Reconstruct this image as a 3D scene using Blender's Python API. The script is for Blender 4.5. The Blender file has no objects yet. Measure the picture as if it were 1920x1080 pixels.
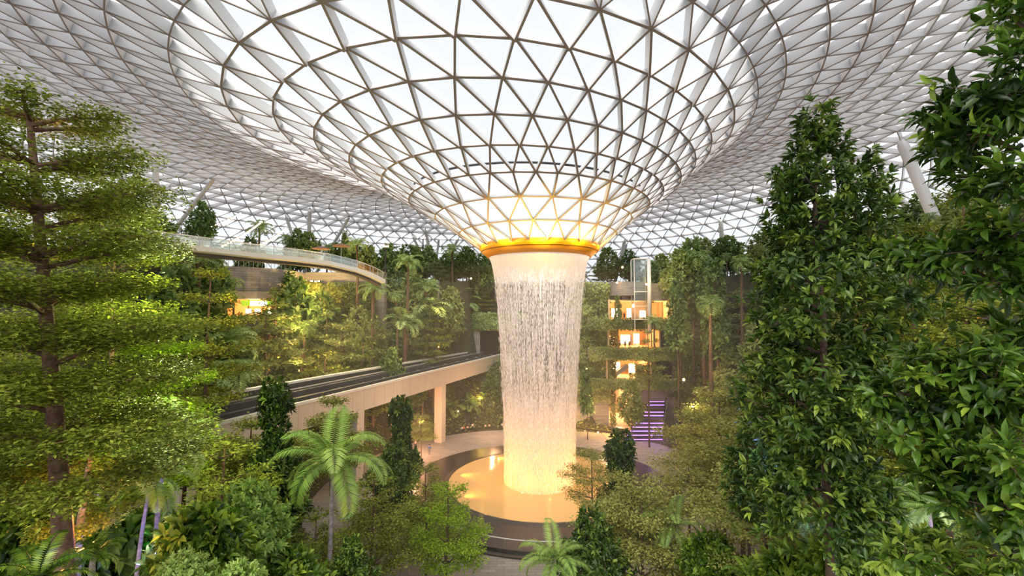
import bpy, bmesh, math, random
import numpy as np
from mathutils import Vector, Matrix
PI = math.pi
C = bpy.context.scene.collection
S = bpy.context.scene

# ------------------------------------------------------------------ camera
F = 840.0; PITCH = math.radians(3.0); CAMZ = 26.2
cam_d = bpy.data.cameras.new('camera'); cam = bpy.data.objects.new('camera', cam_d); C.objects.link(cam)
cam_d.sensor_width = 36.0; cam_d.lens = F / 1920.0 * 36.0; cam_d.clip_start = .1; cam_d.clip_end = 1000
cam.location = (0, 0, CAMZ); cam.rotation_euler = (PI / 2 + PITCH, 0, 0)
S.camera = cam
# ------------------------------------------------------------------ view and cycles
S.view_settings.view_transform = 'Standard'; S.view_settings.look = 'None'
S.view_settings.gamma = 1.0; S.view_settings.use_curve_mapping = False
S.view_settings.exposure = 0.68
cy = S.cycles
cy.max_bounces = 5; cy.diffuse_bounces = 3; cy.glossy_bounces = 2; cy.transmission_bounces = 3
cy.transparent_max_bounces = 14; cy.volume_bounces = 0
cy.caustics_reflective = False; cy.caustics_refractive = False
cy.sample_clamp_indirect = 4.0; cy.use_adaptive_sampling = True; cy.adaptive_threshold = 0.02
cy.use_denoising = True
# ------------------------------------------------------------------ overcast sky
w = bpy.data.worlds.new('overcast_sky'); S.world = w; w.use_nodes = True
bg = w.node_tree.nodes['Background']; bg.inputs[0].default_value = (.93, .96, 1.0, 1); bg.inputs[1].default_value = 0.66


def light(kind, name, loc, energy, color, size=.2, to=None, spot=None, blend=.5):
    l = bpy.data.lights.new(name, kind); l.energy = energy; l.color = color
    if kind in ('POINT', 'SPOT'): l.shadow_soft_size = size
    if kind == 'AREA': l.size = size
    if kind == 'SPOT': l.spot_size = math.radians(spot); l.spot_blend = blend
    o = bpy.data.objects.new(name, l); o.location = loc; C.objects.link(o)
    if to is not None:
        o.rotation_euler = (Vector(to) - Vector(loc)).to_track_quat('-Z', 'Y').to_euler()
    return o


# soft daylight added to brighten the planting, high behind the camera
sun = light('SUN', 'daylight_fill', (0, 0, 80), 3.8, (1, .95, .86)); sun.data.angle = math.radians(50); sun.rotation_euler = (math.radians(38), math.radians(-12), 0)

VX, VY = 4.2, 69.0            # axis of the waterfall
RZ = CAMZ + 9.92              # height of the lowest ring of the roof
GOLD = (1.0, .62, .10); AMBER = (1.0, .55, .16)
# small gold lamps around the collar: they turn the lower funnel and its ring gold
for a, e in ((0, 900), (-32, 420), (32, 420), (-68, 240), (68, 240), (-110, 110), (110, 110), (180, 110)):
    t = math.radians(a); light('POINT', 'collar_lamp', (VX + 10.7 * math.sin(t), VY - 10.7 * math.cos(t), RZ - .2), e, GOLD, .03)
for a in (-115, -80, -50, -25, 0, 25, 50, 80, 115):          # narrow uplights on the pool rim for the lowest beams
    t = math.radians(a)
    light('SPOT', 'pool_uplight', (VX + 18.5 * math.sin(t), VY - 18.5 * math.cos(t), 1.0), 70000 if abs(a) < 40 else 42000, GOLD, .1, (VX + 12.8 * math.sin(t), VY - 12.8 * math.cos(t), RZ + 3), 15, .7)
for k in range(6):            # lamps in the hollow of the falling water
    t = 2 * PI * (k + .5) / 6
    light('POINT', 'pool_lamp', (VX + 2.6 * math.sin(t), VY - 2.6 * math.cos(t), 2.4), 230, (1, .40, .08), .05)
for a in (-150, -100, -60, 60, 100, 150):
    t = math.radians(a); light('SPOT', 'pool_lamp', (VX + 13.2 * math.sin(t), VY - 13.2 * math.cos(t), 1.3), 1500, (1, .46, .10), .03, (VX, VY, 5), 100, .9)
for z, e in ((32.0, 260), (25, 310), (18, 260), (11, 170)):      # added lamps floating on the axis, brighten the water curtain from inside
    light('POINT', 'curtain_fill', (VX, VY, z), e, (1, .76, .76), .05)


# ------------------------------------------------------------------ pixel -> point at a chosen depth / height
def ray(u, v):
    x = (u - 960) / F; y = (540 - v) / F
    return Vector((x, math.cos(PITCH) - math.sin(PITCH) * y, math.sin(PITCH) + math.cos(PITCH) * y))
def W(u, v, Y):
    r = ray(u, v); p = r * (Y / r.y); p.z += CAMZ; return p
def Zp(u, v, z):
    r = ray(u, v); p = r * ((z - CAMZ) / r.z); p.z = z; return p


# ------------------------------------------------------------------ materials
def mat(name, col, rough=.6, metal=0.0, noise=None, emit=None, spec=.5, scale=3.0):
    m = bpy.data.materials.new(name); m.use_nodes = True
    nt = m.node_tree; b = nt.nodes['Principled BSDF']
    b.inputs['Base Color'].default_value = (*col, 1); b.inputs['Roughness'].default_value = rough
    b.inputs['Metallic'].default_value = metal; b.inputs['Specular IOR Level'].default_value = spec
    if noise:
        tc = nt.nodes.new('ShaderNodeTexCoord'); n = nt.nodes.new('ShaderNodeTexNoise'); r = nt.nodes.new('ShaderNodeValToRGB')
        n.inputs['Scale'].default_value = scale; n.inputs['Detail'].default_value = 4
        r.color_ramp.elements[0].position = .35; r.color_ramp.elements[1].position = .68
        r.color_ramp.elements[0].color = (*col, 1); r.color_ramp.elements[1].color = (*noise, 1)
        nt.links.new(tc.outputs['Object'], n.inputs['Vector']); nt.links.new(n.outputs['Fac'], r.inputs[0])
        nt.links.new(r.outputs[0], b.inputs['Base Color'])
    if emit:
        b.inputs['Emission Color'].default_value = (*emit[0], 1); b.inputs['Emission Strength'].default_value = emit[1]
    return m


def leaf_mat(name, dark, mid, light_, transl=.35, rough=.45):
    m = bpy.data.materials.new(name); m.use_nodes = True
    nt = m.node_tree; b = nt.nodes['Principled BSDF']; L = nt.links.new
    at = nt.nodes.new('ShaderNodeAttribute'); at.attribute_name = 'leafvar'
    oi = nt.nodes.new('ShaderNodeObjectInfo')
    ad = nt.nodes.new('ShaderNodeMath'); ad.operation = 'MULTIPLY_ADD'; ad.inputs[1].default_value = .35; ad.inputs[2].default_value = -.17
    s = nt.nodes.new('ShaderNodeMath'); s.operation = 'ADD'
    r = nt.nodes.new('ShaderNodeValToRGB'); e = r.color_ramp.elements
    e[0].position = 0; e[0].color = (*dark, 1); e[1].position = 1; e[1].color = (*light_, 1)
    k = e.new(.5); k.color = (*mid, 1)
    L(oi.outputs['Random'], ad.inputs[0]); L(ad.outputs[0], s.inputs[0]); L(at.outputs['Fac'], s.inputs[1]); L(s.outputs[0], r.inputs[0])
    L(r.outputs[0], b.inputs['Base Color']); b.inputs['Roughness'].default_value = rough
    b.inputs['Specular IOR Level'].default_value = .35
    t = nt.nodes.new('ShaderNodeBsdfTranslucent'); L(r.outputs[0], t.inputs[0])
    mx = nt.nodes.new('ShaderNodeMixShader'); mx.inputs[0].default_value = transl
    L(b.outputs[0], mx.inputs[1]); L(t.outputs[0], mx.inputs[2]); L(mx.outputs[0], nt.nodes['Material Output'].inputs[0])
    return m


M = {}
M['leaf_layer'] = leaf_mat('leaf_layer', (.08, .11, .012), (.26, .32, .035), (.58, .61, .09))
M['leaf_lime'] = leaf_mat('leaf_lime', (.17, .32, .02), (.36, .55, .03), (.62, .78, .06), .45)
M['leaf_dark'] = leaf_mat('leaf_dark', (.012, .03, .008), (.065, .13, .02), (.34, .46, .06), .16, .3)  # deep dark end puts the shade between leaves into the colour
M['leaf_big'] = leaf_mat('leaf_big', (.015, .04, .006), (.10, .20, .02), (.48, .62, .08), .28, .3)
M['leaf_palm'] = leaf_mat('leaf_palm', (.13, .25, .05), (.30, .46, .10), (.52, .66, .20), .35, .4)
M['leaf_olive'] = leaf_mat('leaf_olive', (.16, .18, .04), (.40, .42, .10), (.66, .64, .20))
M['leaf_far'] = leaf_mat('leaf_far', (.12, .17, .04), (.30, .38, .11), (.54, .60, .22), .35)  # far leaf tones are paler, distance haze is put into their colours
M['leaf_fardark'] = leaf_mat('leaf_fardark', (.06, .12, .035), (.18, .29, .08), (.38, .50, .17), .25)
M['leaf_farpalm'] = leaf_mat('leaf_farpalm', (.14, .24, .07), (.33, .47, .15), (.55, .68, .28), .3)
M['leaf_vine'] = leaf_mat('leaf_vine', (.05, .10, .02), (.16, .22, .05), (.34, .38, .10), .3)
M['bark'] = mat('bark', (.09, .05, .035), .9, noise=(.20, .13, .09), scale=6)
M['bark_red'] = mat('bark_red', (.13, .06, .04), .9, noise=(.24, .14, .09), scale=6)
M['bark_pale'] = mat('bark_pale', (.25, .20, .16), .9, noise=(.45, .38, .32), scale=5)
M['twig'] = mat('twig', (.20, .15, .10), .9)
M['steel_fin'] = mat('steel_fin', (.63, .63, .65), .45, .05)
M['flange'] = mat('flange', (.27, .21, .185), .5, .1)
M['strut'] = mat('strut', (.72, .71, .70), .4, .1)
M['orange'] = mat('orange', (.95, .40, .015), .35)
M['seam'] = mat('seam', (.10, .05, .02), .6)
M['dark_stone'] = mat('dark_stone', (.026, .021, .017), .34, noise=(.05, .04, .034), spec=.6, scale=2)
M['metal'] = mat('metal', (.6, .6, .6), .3, .8)
M['dark_metal'] = mat('dark_metal', (.05, .05, .055), .4, .6)
M['white_paint'] = mat('white_paint', (.75, .74, .72), .5)
M['girder'] = mat('girder', (.66, .57, .49), .5)
M['track'] = mat('track', (.045, .047, .055), .6, noise=(.075, .075, .085), scale=1)
M['rail_line'] = mat('rail_line', (.42, .41, .40), .5)
M['soil'] = mat('soil', (.035, .030, .018), .95, noise=(.06, .07, .025), scale=.6)
M['glow_room'] = mat('glow_room', (.9, .6, .35), .8, emit=((1, .52, .18), 1.3))
M['glow_white'] = mat('glow_white', (.9, .9, .9), .8, emit=((1, .86, .66), 4))
M['lamp_warm'] = mat('lamp_warm', (1, .8, .5), .5, emit=((1, .50, .16), 14))
M['lamp_violet'] = mat('lamp_violet', (.6, .3, 1), .5, emit=((.42, .16, 1), 3.0))
M['lamp_blue'] = mat('lamp_blue', (.4, .5, 1), .5, emit=((.3, .4, 1), 12))
M['floor_warm'] = mat('floor_warm', (.50, .32, .20), .5, noise=(.58, .40, .27), scale=.5)
M['soffit'] = mat('soffit', (.62, .50, .38), .7)
M['sign_green'] = mat('sign_green', (.12, .30, .02), .5, emit=((.2, .5, .02), .5))
M['skin'] = mat('skin', (.50, .30, .20), .6)


def brick(name, c1, c2, cm, bw, bh, rough=.7, gen=False, sq=.5):
    m = bpy.data.materials.new(name); m.use_nodes = True; nt = m.node_tree; b = nt.nodes['Principled BSDF']; L = nt.links.new
    tc = nt.nodes.new('ShaderNodeTexCoord'); br = nt.nodes.new('ShaderNodeTexBrick')
    br.inputs['Color1'].default_value = (*c1, 1); br.inputs['Color2'].default_value = (*c2, 1); br.inputs['Mortar'].default_value = (*cm, 1)
    br.inputs['Scale'].default_value = 1; br.inputs['Brick Width'].default_value = bw; br.inputs['Row Height'].default_value = bh
    br.inputs['Mortar Size'].default_value = .02; br.offset = sq
    if gen:
        mp = nt.nodes.new('ShaderNodeMapping'); mp.inputs['Rotation'].default_value = (PI / 2, 0, 0)
        L(tc.outputs['Object'], mp.inputs[0]); L(mp.outputs[0], br.inputs['Vector'])
    else:
        L(tc.outputs['Object'], br.inputs['Vector'])
    L(br.outputs[0], b.inputs['Base Color']); b.inputs['Roughness'].default_value = rough
    return m


M['paving'] = brick('paving', (.26, .24, .22), (.36, .33, .30), (.12, .11, .10), 1.6, .5)
M['stone_wall'] = brick('stone_wall', (.22, .21, .205), (.33, .31, .30), (.12, .11, .105), 2.2, .45, gen=True)

# glazing, sunshade and water
m = bpy.data.materials.new('glazing'); m.use_nodes = True; nt = m.node_tree; nt.nodes.remove(nt.nodes['Principled BSDF'])
tr = nt.nodes.new('ShaderNodeBsdfTransparent'); tr.inputs[0].default_value = (.985, .99, .99, 1)
gl = nt.nodes.new('ShaderNodeBsdfGlossy'); gl.inputs['Roughness'].default_value = .05
mx = nt.nodes.new('ShaderNodeMixShader'); mx.inputs[0].default_value = .04
nt.links.new(tr.outputs[0], mx.inputs[1]); nt.links.new(gl.outputs[0], mx.inputs[2]); nt.links.new(mx.outputs[0], nt.nodes['Material Output'].inputs[0])
M['glazing'] = m
m = bpy.data.materials.new('sunshade'); m.use_nodes = True; nt = m.node_tree; nt.nodes.remove(nt.nodes['Principled BSDF'])
tr = nt.nodes.new('ShaderNodeBsdfTransparent'); tr.inputs[0].default_value = (.95, .96, 1, 1)
tl = nt.nodes.new('ShaderNodeBsdfTranslucent'); tl.inputs[0].default_value = (.74, .74, .78, 1)
df = nt.nodes.new('ShaderNodeBsdfDiffuse'); df.inputs[0].default_value = (.62, .62, .65, 1)
m1 = nt.nodes.new('ShaderNodeMixShader'); m1.inputs[0].default_value = .4
m2 = nt.nodes.new('ShaderNodeMixShader'); m2.inputs[0].default_value = .88
nt.links.new(tl.outputs[0], m1.inputs[1]); nt.links.new(df.outputs[0], m1.inputs[2])
nt.links.new(tr.outputs[0], m2.inputs[1]); nt.links.new(m1.outputs[0], m2.inputs[2]); nt.links.new(m2.outputs[0], nt.nodes['Material Output'].inputs[0])
M['sunshade'] = m


def water_mat(name, lo, hi, dens, sx=1.0):
    """falling water: thin white threads with gaps between them"""
    m = bpy.data.materials.new(name); m.use_nodes = True; nt = m.node_tree; nt.nodes.remove(nt.nodes['Principled BSDF']); L = nt.links.new
    at = nt.nodes.new('ShaderNodeUVMap'); mp = nt.nodes.new('ShaderNodeMapping'); mp.inputs['Scale'].default_value = (170 * sx, 5, 1)
    n = nt.nodes.new('ShaderNodeTexNoise'); n.inputs['Scale'].default_value = 1; n.inputs['Detail'].default_value = 3
    L(at.outputs[0], mp.inputs[0]); L(mp.outputs[0], n.inputs['Vector'])
    mp2 = nt.nodes.new('ShaderNodeMapping'); mp2.inputs['Scale'].default_value = (330 * sx, 60, 1)
    n2 = nt.nodes.new('ShaderNodeTexNoise'); n2.inputs['Scale'].default_value = 1; n2.inputs['Detail'].default_value = 2
    L(at.outputs[0], mp2.inputs[0]); L(mp2.outputs[0], n2.inputs['Vector'])
    av = nt.nodes.new('ShaderNodeMath'); av.operation = 'ADD'; L(n.outputs['Fac'], av.inputs[0]); L(n2.outputs['Fac'], av.inputs[1])
    hf = nt.nodes.new('ShaderNodeMath'); hf.operation = 'MULTIPLY'; hf.inputs[1].default_value = .5; L(av.outputs[0], hf.inputs[0])
    r = nt.nodes.new('ShaderNodeMapRange'); r.inputs['From Min'].default_value = lo; r.inputs['From Max'].default_value = hi
    r.inputs['To Min'].default_value = dens[0]; r.inputs['To Max'].default_value = dens[1]; L(hf.outputs[0], r.inputs['Value'])
    # the sheet is still whole where it leaves the ring (v near 1) and opens up as it falls
    sp = nt.nodes.new('ShaderNodeSeparateXYZ'); L(at.outputs[0], sp.inputs[0])
    r2 = nt.nodes.new('ShaderNodeMapRange'); r2.inputs['From Min'].default_value = .875; r2.inputs['From Max'].default_value = .94
    r2.inputs['To Min'].default_value = 0; r2.inputs['To Max'].default_value = dens[2]; L(sp.outputs['Y'], r2.inputs['Value'])
    ad = nt.nodes.new('ShaderNodeMath'); ad.operation = 'ADD'; ad.use_clamp = True; 
    r3 = nt.nodes.new('ShaderNodeMapRange'); r3.inputs['From Min'].default_value = .45; r3.inputs['From Max'].default_value = .04
    r3.inputs['To Min'].default_value = 0; r3.inputs['To Max'].default_value = .45; L(sp.outputs['Y'], r3.inputs['Value'])
    a3 = nt.nodes.new('ShaderNodeMath'); a3.operation = 'ADD'; L(r2.outputs[0], a3.inputs[0]); L(r3.outputs[0], a3.inputs[1])
    L(r.outputs[0], ad.inputs[0]); L(a3.outputs[0], ad.inputs[1])
    tr = nt.nodes.new('ShaderNodeBsdfTransparent')
    tl = nt.nodes.new('ShaderNodeBsdfTranslucent'); tl.inputs[0].default_value = (.95, .93, .93, 1)
    df = nt.nodes.new('ShaderNodeBsdfDiffuse'); df.inputs[0].default_value = (.95, .93, .93, 1)
    m1 = nt.nodes.new('ShaderNodeMixShader'); m1.inputs[0].default_value = .5; L(tl.outputs[0], m1.inputs[1]); L(df.outputs[0], m1.inputs[2])
    m2 = nt.nodes.new('ShaderNodeMixShader'); L(ad.outputs[0], m2.inputs[0]); L(tr.outputs[0], m2.inputs[1]); L(m1.outputs[0], m2.inputs[2])
    L(m2.outputs[0], nt.nodes['Material Output'].inputs[0]); return m


M['water_outer'] = water_mat('water_outer', .46, .60, (.0, .92, .9))
M['water_inner'] = water_mat('water_inner', .50, .64, (.0, .6, .6), .7)
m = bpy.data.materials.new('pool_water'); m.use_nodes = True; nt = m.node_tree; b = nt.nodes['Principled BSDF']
b.inputs['Base Color'].default_value = (.85, .54, .22, 1); b.inputs['Roughness'].default_value = .10  # amber glow of the pool lamps is put into the base colour
tc = nt.nodes.new('ShaderNodeTexCoord'); n = nt.nodes.new('ShaderNodeTexNoise'); n.inputs['Scale'].default_value = 1.6; n.inputs['Detail'].default_value = 5
bp = nt.nodes.new('ShaderNodeBump'); bp.inputs['Strength'].default_value = .25; bp.inputs['Distance'].default_value = .12
nt.links.new(tc.outputs['Object'], n.inputs['Vector']); nt.links.new(n.outputs['Fac'], bp.inputs['Height']); nt.links.new(bp.outputs[0], b.inputs['Normal'])
M['pool_water'] = m
m = bpy.data.materials.new('clear_glass'); m.use_nodes = True; nt = m.node_tree; nt.nodes.remove(nt.nodes['Principled BSDF'])
tr = nt.nodes.new('ShaderNodeBsdfTransparent'); tr.inputs[0].default_value = (.86, .93, .90, 1)
gl = nt.nodes.new('ShaderNodeBsdfGlossy'); gl.inputs['Roughness'].default_value = .1
mx = nt.nodes.new('ShaderNodeMixShader'); mx.inputs[0].default_value = .22
nt.links.new(tr.outputs[0], mx.inputs[1]); nt.links.new(gl.outputs[0], mx.inputs[2]); nt.links.new(mx.outputs[0], nt.nodes['Material Output'].inputs[0])
M['clear_glass'] = m


# ------------------------------------------------------------------ mesh helpers
def np_mesh(name, V, faces_idx, nv_per, mats, var=None, matidx=None):
    """V (n,3); faces_idx list of flat index arrays with polygon sizes nv_per"""
    me = bpy.data.meshes.new(name)
    loops = np.concatenate([f.ravel() for f in faces_idx]).astype(np.int32)
    tot = np.concatenate([np.full(len(f), f.shape[1]) for f in faces_idx]).astype(np.int32)
    start = np.concatenate([[0], np.cumsum(tot)[:-1]]).astype(np.int32)
    me.vertices.add(len(V)); me.vertices.foreach_set('co', np.asarray(V, np.float32).ravel())
    me.loops.add(len(loops)); me.loops.foreach_set('vertex_index', loops)
    me.polygons.add(len(tot)); me.polygons.foreach_set('loop_start', start); me.polygons.foreach_set('loop_total', tot)
    if matidx is not None: me.polygons.foreach_set('material_index', np.asarray(matidx, np.int32))
    for m_ in mats: me.materials.append(m_)
    if var is not None:
        a = me.attributes.new('leafvar', 'FLOAT', 'FACE'); a.data.foreach_set('value', np.asarray(var, np.float32))
    me.update(calc_edges=True)
    return me


class MB:
    """collects polygons, links them as one mesh object"""
    def __init__(s): s.v = []; s.f = []; s.m = []
    def add(s, vs, fs, mi=0):
        o = len(s.v); s.v.extend([tuple(p) for p in vs])
        for f in fs: s.f.append([i + o for i in f]); s.m.append(mi)
    def box(s, a, b, mi=0):
        x0, y0, z0 = a; x1, y1, z1 = b
        s.add([(x0, y0, z0), (x1, y0, z0), (x1, y1, z0), (x0, y1, z0), (x0, y0, z1), (x1, y0, z1), (x1, y1, z1), (x0, y1, z1)],
              [(0, 3, 2, 1), (4, 5, 6, 7), (0, 1, 5, 4), (1, 2, 6, 5), (2, 3, 7, 6), (3, 0, 4, 7)], mi)
    def beam(s, p, q, wd, dp, up=(0, 0, 1), mi=0, drop=0):
        p, q, up = Vector(p), Vector(q), Vector(up); d = (q - p).normalized(); x = d.cross(up).normalized(); z = x.cross(d).normalized()
        vs = []
        for c in (p, q):
            for a, b in ((-1, -1), (1, -1), (1, 0), (-1, 0)): vs.append(c + x * (a * wd / 2) + z * (b * dp - drop))
        s.add(vs, [(0, 1, 2, 3), (7, 6, 5, 4), (0, 4, 5, 1), (1, 5, 6, 2), (2, 6, 7, 3), (3, 7, 4, 0)], mi)
    def tube(s, pts, rad, n=8, mi=0, cap=True):
        pts = [Vector(p) for p in pts]
        if not hasattr(rad, '__len__'): rad = [rad] * len(pts)
        vs = []; fs = []
        d0 = (pts[1] - pts[0]).normalized(); ref = Vector((0, 0, 1)) if abs(d0.z) < .9 else Vector((1, 0, 0))
        x = d0.cross(ref).normalized()
        for i, p in enumerate(pts):
            d = (pts[min(i + 1, len(pts) - 1)] - pts[max(i - 1, 0)]).normalized()
            x = (x - d * x.dot(d)).normalized(); y = d.cross(x)
            for k in range(n):
                a = 2 * PI * k / n; vs.append(p + (x * math.cos(a) + y * math.sin(a)) * rad[i])
        for i in range(len(pts) - 1):
            for k in range(n): fs.append((i * n + k, i * n + (k + 1) % n, (i + 1) * n + (k + 1) % n, (i + 1) * n + k))
        if cap: fs.append(tuple(range(n))[::-1]); fs.append(tuple((len(pts) - 1) * n + k for k in range(n)))
        s.add(vs, fs, mi)
    def lathe(s, prof, c, n=96, mi=0, closed=False, a0=0, a1=2 * PI):
        vs = []; fs = []; full = abs(a1 - a0 - 2 * PI) < 1e-6; cols = n if full else n + 1
        for r, z in prof:
            for k in range(cols):
                a = a0 + (a1 - a0) * k / n; vs.append((c[0] + r * math.sin(a), c[1] - r * math.cos(a), z))
        m_ = len(prof)
        for i in range(m_ if closed else m_ - 1):
            j = (i + 1) % m_
            for k in range(n):
                l = (k + 1) % cols
                fs.append((i * cols + k, i * cols + l, j * cols + l, j * cols + k))
        s.add(vs, fs, mi)
    def sphere(s, c, r, mi=0, n=8, sz=1.0):
        vs = [(c[0], c[1], c[2] - r * sz)]; fs = []
        for i in range(1, n // 2 + 1):
            t = PI * i / (n // 2 + 1)
            for k in range(n): a = 2 * PI * k / n; vs.append((c[0] + r * math.sin(t) * math.cos(a), c[1] + r * math.sin(t) * math.sin(a), c[2] - r * sz * math.cos(t)))
        vs.append((c[0], c[1], c[2] + r * sz)); R = n // 2
        for k in range(n): fs.append((0, 1 + (k + 1) % n, 1 + k)); fs.append((len(vs) - 1, 1 + (R - 1) * n + k, 1 + (R - 1) * n + (k + 1) % n))
        for i in range(R - 1):
            for k in range(n): fs.append((1 + i * n + k, 1 + i * n + (k + 1) % n, 1 + (i + 1) * n + (k + 1) % n, 1 + (i + 1) * n + k))
        s.add(vs, fs, mi)
    def build(s, name, mats, parent=None, loc=None, smooth=False):
        me = bpy.data.meshes.new(name)
        off = Vector(loc) if loc is not None else Vector((0, 0, 0))
        me.from_pydata([tuple(Vector(p) - off) for p in s.v], [], s.f)
        for m_ in (mats if isinstance(mats, (list, tuple)) else [mats]): me.materials.append(m_)
        me.polygons.foreach_set('material_index', s.m)
        if smooth: me.polygons.foreach_set('use_smooth', [True] * len(s.f))
        me.update()
        o = bpy.data.objects.new(name, me); C.objects.link(o); o.location = off
        if parent: o.parent = parent
        return o


def tag(o, label=None, cat=None, group=None, kind=None):
    if label: o['label'] = label
    if cat: o['category'] = cat
    if group: o['group'] = group
    if kind: o['kind'] = kind
    return o
def empty(name, loc=(0, 0, 0), rz=0):
    o = bpy.data.objects.new(name, None); o.location = loc; o.rotation_euler = (0, 0, rz); o.empty_display_size = .2
    C.objects.link(o); return o
def link_mesh(name, me, parent=None, loc=None):
    o = bpy.data.objects.new(name, me); C.objects.link(o)
    if parent: o.parent = parent
    if loc is not None: o.location = loc
    return o
def copy_tree(o, parent=None):
    c = o.copy(); C.objects.link(c)
    if parent: c.parent = parent; c.matrix_parent_inverse = o.matrix_parent_inverse
    for ch in list(o.children): copy_tree(ch, c)
    return c
def sstep(a, b, x):
    t = np.clip((x - a) / (b - a), 0, 1); return t * t * (3 - 2 * t)


# ------------------------------------------------------------------ the glass roof
# rings of the funnel: centre x, height, and outline r(t)=c0+c1 cos t+c2 sin t+c3 cos 2t+c4 sin 2t, t from the camera side
RING = [(4.28, 9.92, 9.18, 0, 0, 0, 0), (3.75, 12.02, 12.0, -.2, .2, .1, -.25), (2.97, 14.3, 15.2, -.55, .45, .3, -.6),
        (2.03, 16.49, 18.36, -.85, .92, .46, -1.03), (.84, 18.47, 21.38, -.95, 1.6, .75, -1.75), (-.36, 20.35, 24.8, -1.15, 2.3, 1.2, -2.3),
        (-1.67, 22.4, 27.9, -1.14, 2.7, 1.3, -2.6), (-3.11, 24.3, 31.24, -1.0, 2.9, 1.3, -2.6), (-4.5, 25.8, 35.0, -.6, 2.2, 1.1, -1.7),
        (-5.44, 27.3, 38.3, -.25, 1.96, .75, -1.7), (-6.3, 28.6, 42.1, -.1, 1.6, .5, -1.6)]
ext_r = [3.9, 7.8, 11.7, 15.6, 19.5, 23.4, 27.3, 31.2, 34.6, 37.7, 40.6, 43.2, 45.5]; ext_z = [29.5, 30.1, 30.4, 30.3, 29.8, 28.9, 27.6, 25.8, 23.5, 20.7, 17.3, 13.5, 9.3]
rr_ = [3.8, 7.4, 10.6, 13.5, 16.3, 19.1, 21.8, 24.4, 27.0, 29.5, 32.0, 34.3, 36.5, 38.6, 40.6, 42.4, 44.0, 45.5]; lastr = 0
for i, rv in enumerate(rr_):
    z = float(np.interp(rv, ext_r, ext_z)); f_ = max(0, 1 - rv / 23); dR = rv - lastr; lastr = rv; i = rv / 3.9 - 1
    RING.append((-6.3 - .1 * i, z, RING[-1][2] + dR, 0, 1.5 * f_, .4 * f_, -1.4 * f_))
NR = len(RING)
PH = {0: 2.5, 1: -5, 2: -7.5 + 15, 3: 2, 4: -.1, 5: -2.8, 6: -6.2, 7: -10.1, 8: -14.2}


def ring_pt(k, phi):
    cx, z, c0, c1, c2, c3, c4 = RING[k]
    warp = 0 if k < 3 else min(.22, .10 + .03 * (k - 3)) * (1 if k < 12 else max(0, 1 - (k - 12) / 6))
    t = phi + warp * math.sin(phi)
    r = c0 + c1 * math.cos(t) + c2 * math.sin(t) + c3 * math.cos(2 * t) + c4 * math.sin(2 * t)
    return Vector((cx + r * math.sin(t), VY - r * math.cos(t), z + CAMZ))


nodes = {}; count = {}; offs = {}
for k in range(NR):
    n = 24 if k < 3 else (48 if k < 9 else 96); count[k] = n
    step = 360.0 / n
    if k in PH: offs[k] = PH[k]
    else: offs[k] = offs[k - 1] - (step / 2 if count[k - 1] == n else step)
    nodes[k] = [ring_pt(k, math.radians(offs[k] + step * j)) for j in range(n)]


def node(k, j): return nodes[k][j % count[k]]
edges = []; tris = []
for k in range(NR):
    n = count[k]
    for j in range(n):
        if k: edges.append(((k, j), (k, j + 1)))
    if k == NR - 1: break
    n2 = count[k + 1]; s1 = 360 / n; s2 = 360 / n2
    for j in range(n):
        a = offs[k] + s1 * j
        x = (a - offs[k + 1]) / s2
        if n2 == n:
            j0 = math.floor(x + 1e-6); pr = [j0, j0 + 1]
        else:
            j0 = round(x); pr = [j0 - 1, j0, j0 + 1]
        for q in pr: edges.append(((k, j), (k + 1, q)))
        for i in range(len(pr) - 1): tris.append(((k, j), (k + 1, pr[i]), (k + 1, pr[i + 1])))
        x2 = (a + s1 - offs[k + 1]) / s2
        j2 = math.floor(x2 + 1e-6) if n2 == n else round(x2) - 1
        tris.append(((k, j), (k + 1, pr[-1]), (k, j + 1)) if j2 == pr[-1] else ((k, j), (k + 1, pr[-1]), (k + 1, j2), (k, j + 1)))


def nrm(k, j):
    """outward (upward) normal of the roof at a node"""
    p = node(k, j); a = ring_pt(min(k + 1, NR - 1), 0); ph = math.radians(offs[k] + 360 / count[k] * j)
    rp = ring_pt(min(k + 1, NR - 1), ph) - ring_pt(max(k - 1, 0), ph); tp = ring_pt(k, ph + .01) - ring_pt(k, ph - .01)
    n = tp.cross(rp).normalized()
    return n if n.z > 0 else -n


NRM = {k: [nrm(k, j) for j in range(count[k])] for k in range(NR)}
roof = empty('ceiling', (VX, VY, RZ)); tag(roof, 'funnel-shaped glass and steel grid roof over the whole garden', 'ceiling', kind='structure')
fin = MB(); fl = MB(); fl2 = MB()
for (k1, j1), (k2, j2) in edges:
    p, q = node(k1, j1), node(k2, j2); n = (NRM[k1][j1 % count[k1]] + NRM[k2][j2 % count[k2]]).normalized()
    kk = max(k1, k2); dp = .36 if kk < 3 else (.55 if kk < 5 else (.8 if kk < 8 else (1.15 if kk < 14 else .85))); wd = .12 if kk < 3 else .17
    fin.beam(p, q, wd * .8, dp, n); (fl if kk < 14 else fl2).beam(p, q, (wd + .05) if kk < 9 else (.14 if kk < 13 else .10), .07, n, drop=dp)
fin.build('steel_fin', M['steel_fin'], roof).matrix_parent_inverse = Matrix.Translation((-VX, -VY, -RZ))
fl.build('beam_edge', M['flange'], roof).matrix_parent_inverse = Matrix.Translation((-VX, -VY, -RZ))
fl2.build('outer_beam_edge', mat('flange_grey', (.42, .39, .38), .5, .1), roof).matrix_parent_inverse = Matrix.Translation((-VX, -VY, -RZ))
gz = MB(); sh = MB()
for t in tris:
    ps = [node(*a) + NRM[a[0]][a[1] % count[a[0]]] * .03 for a in t]
    km = max(a[0] for a in t)
    # frosted blinds start on the outer slopes of the roof
    (sh if 10 <= km < 22 else gz).add(ps, [tuple(range(len(ps)))])
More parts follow.
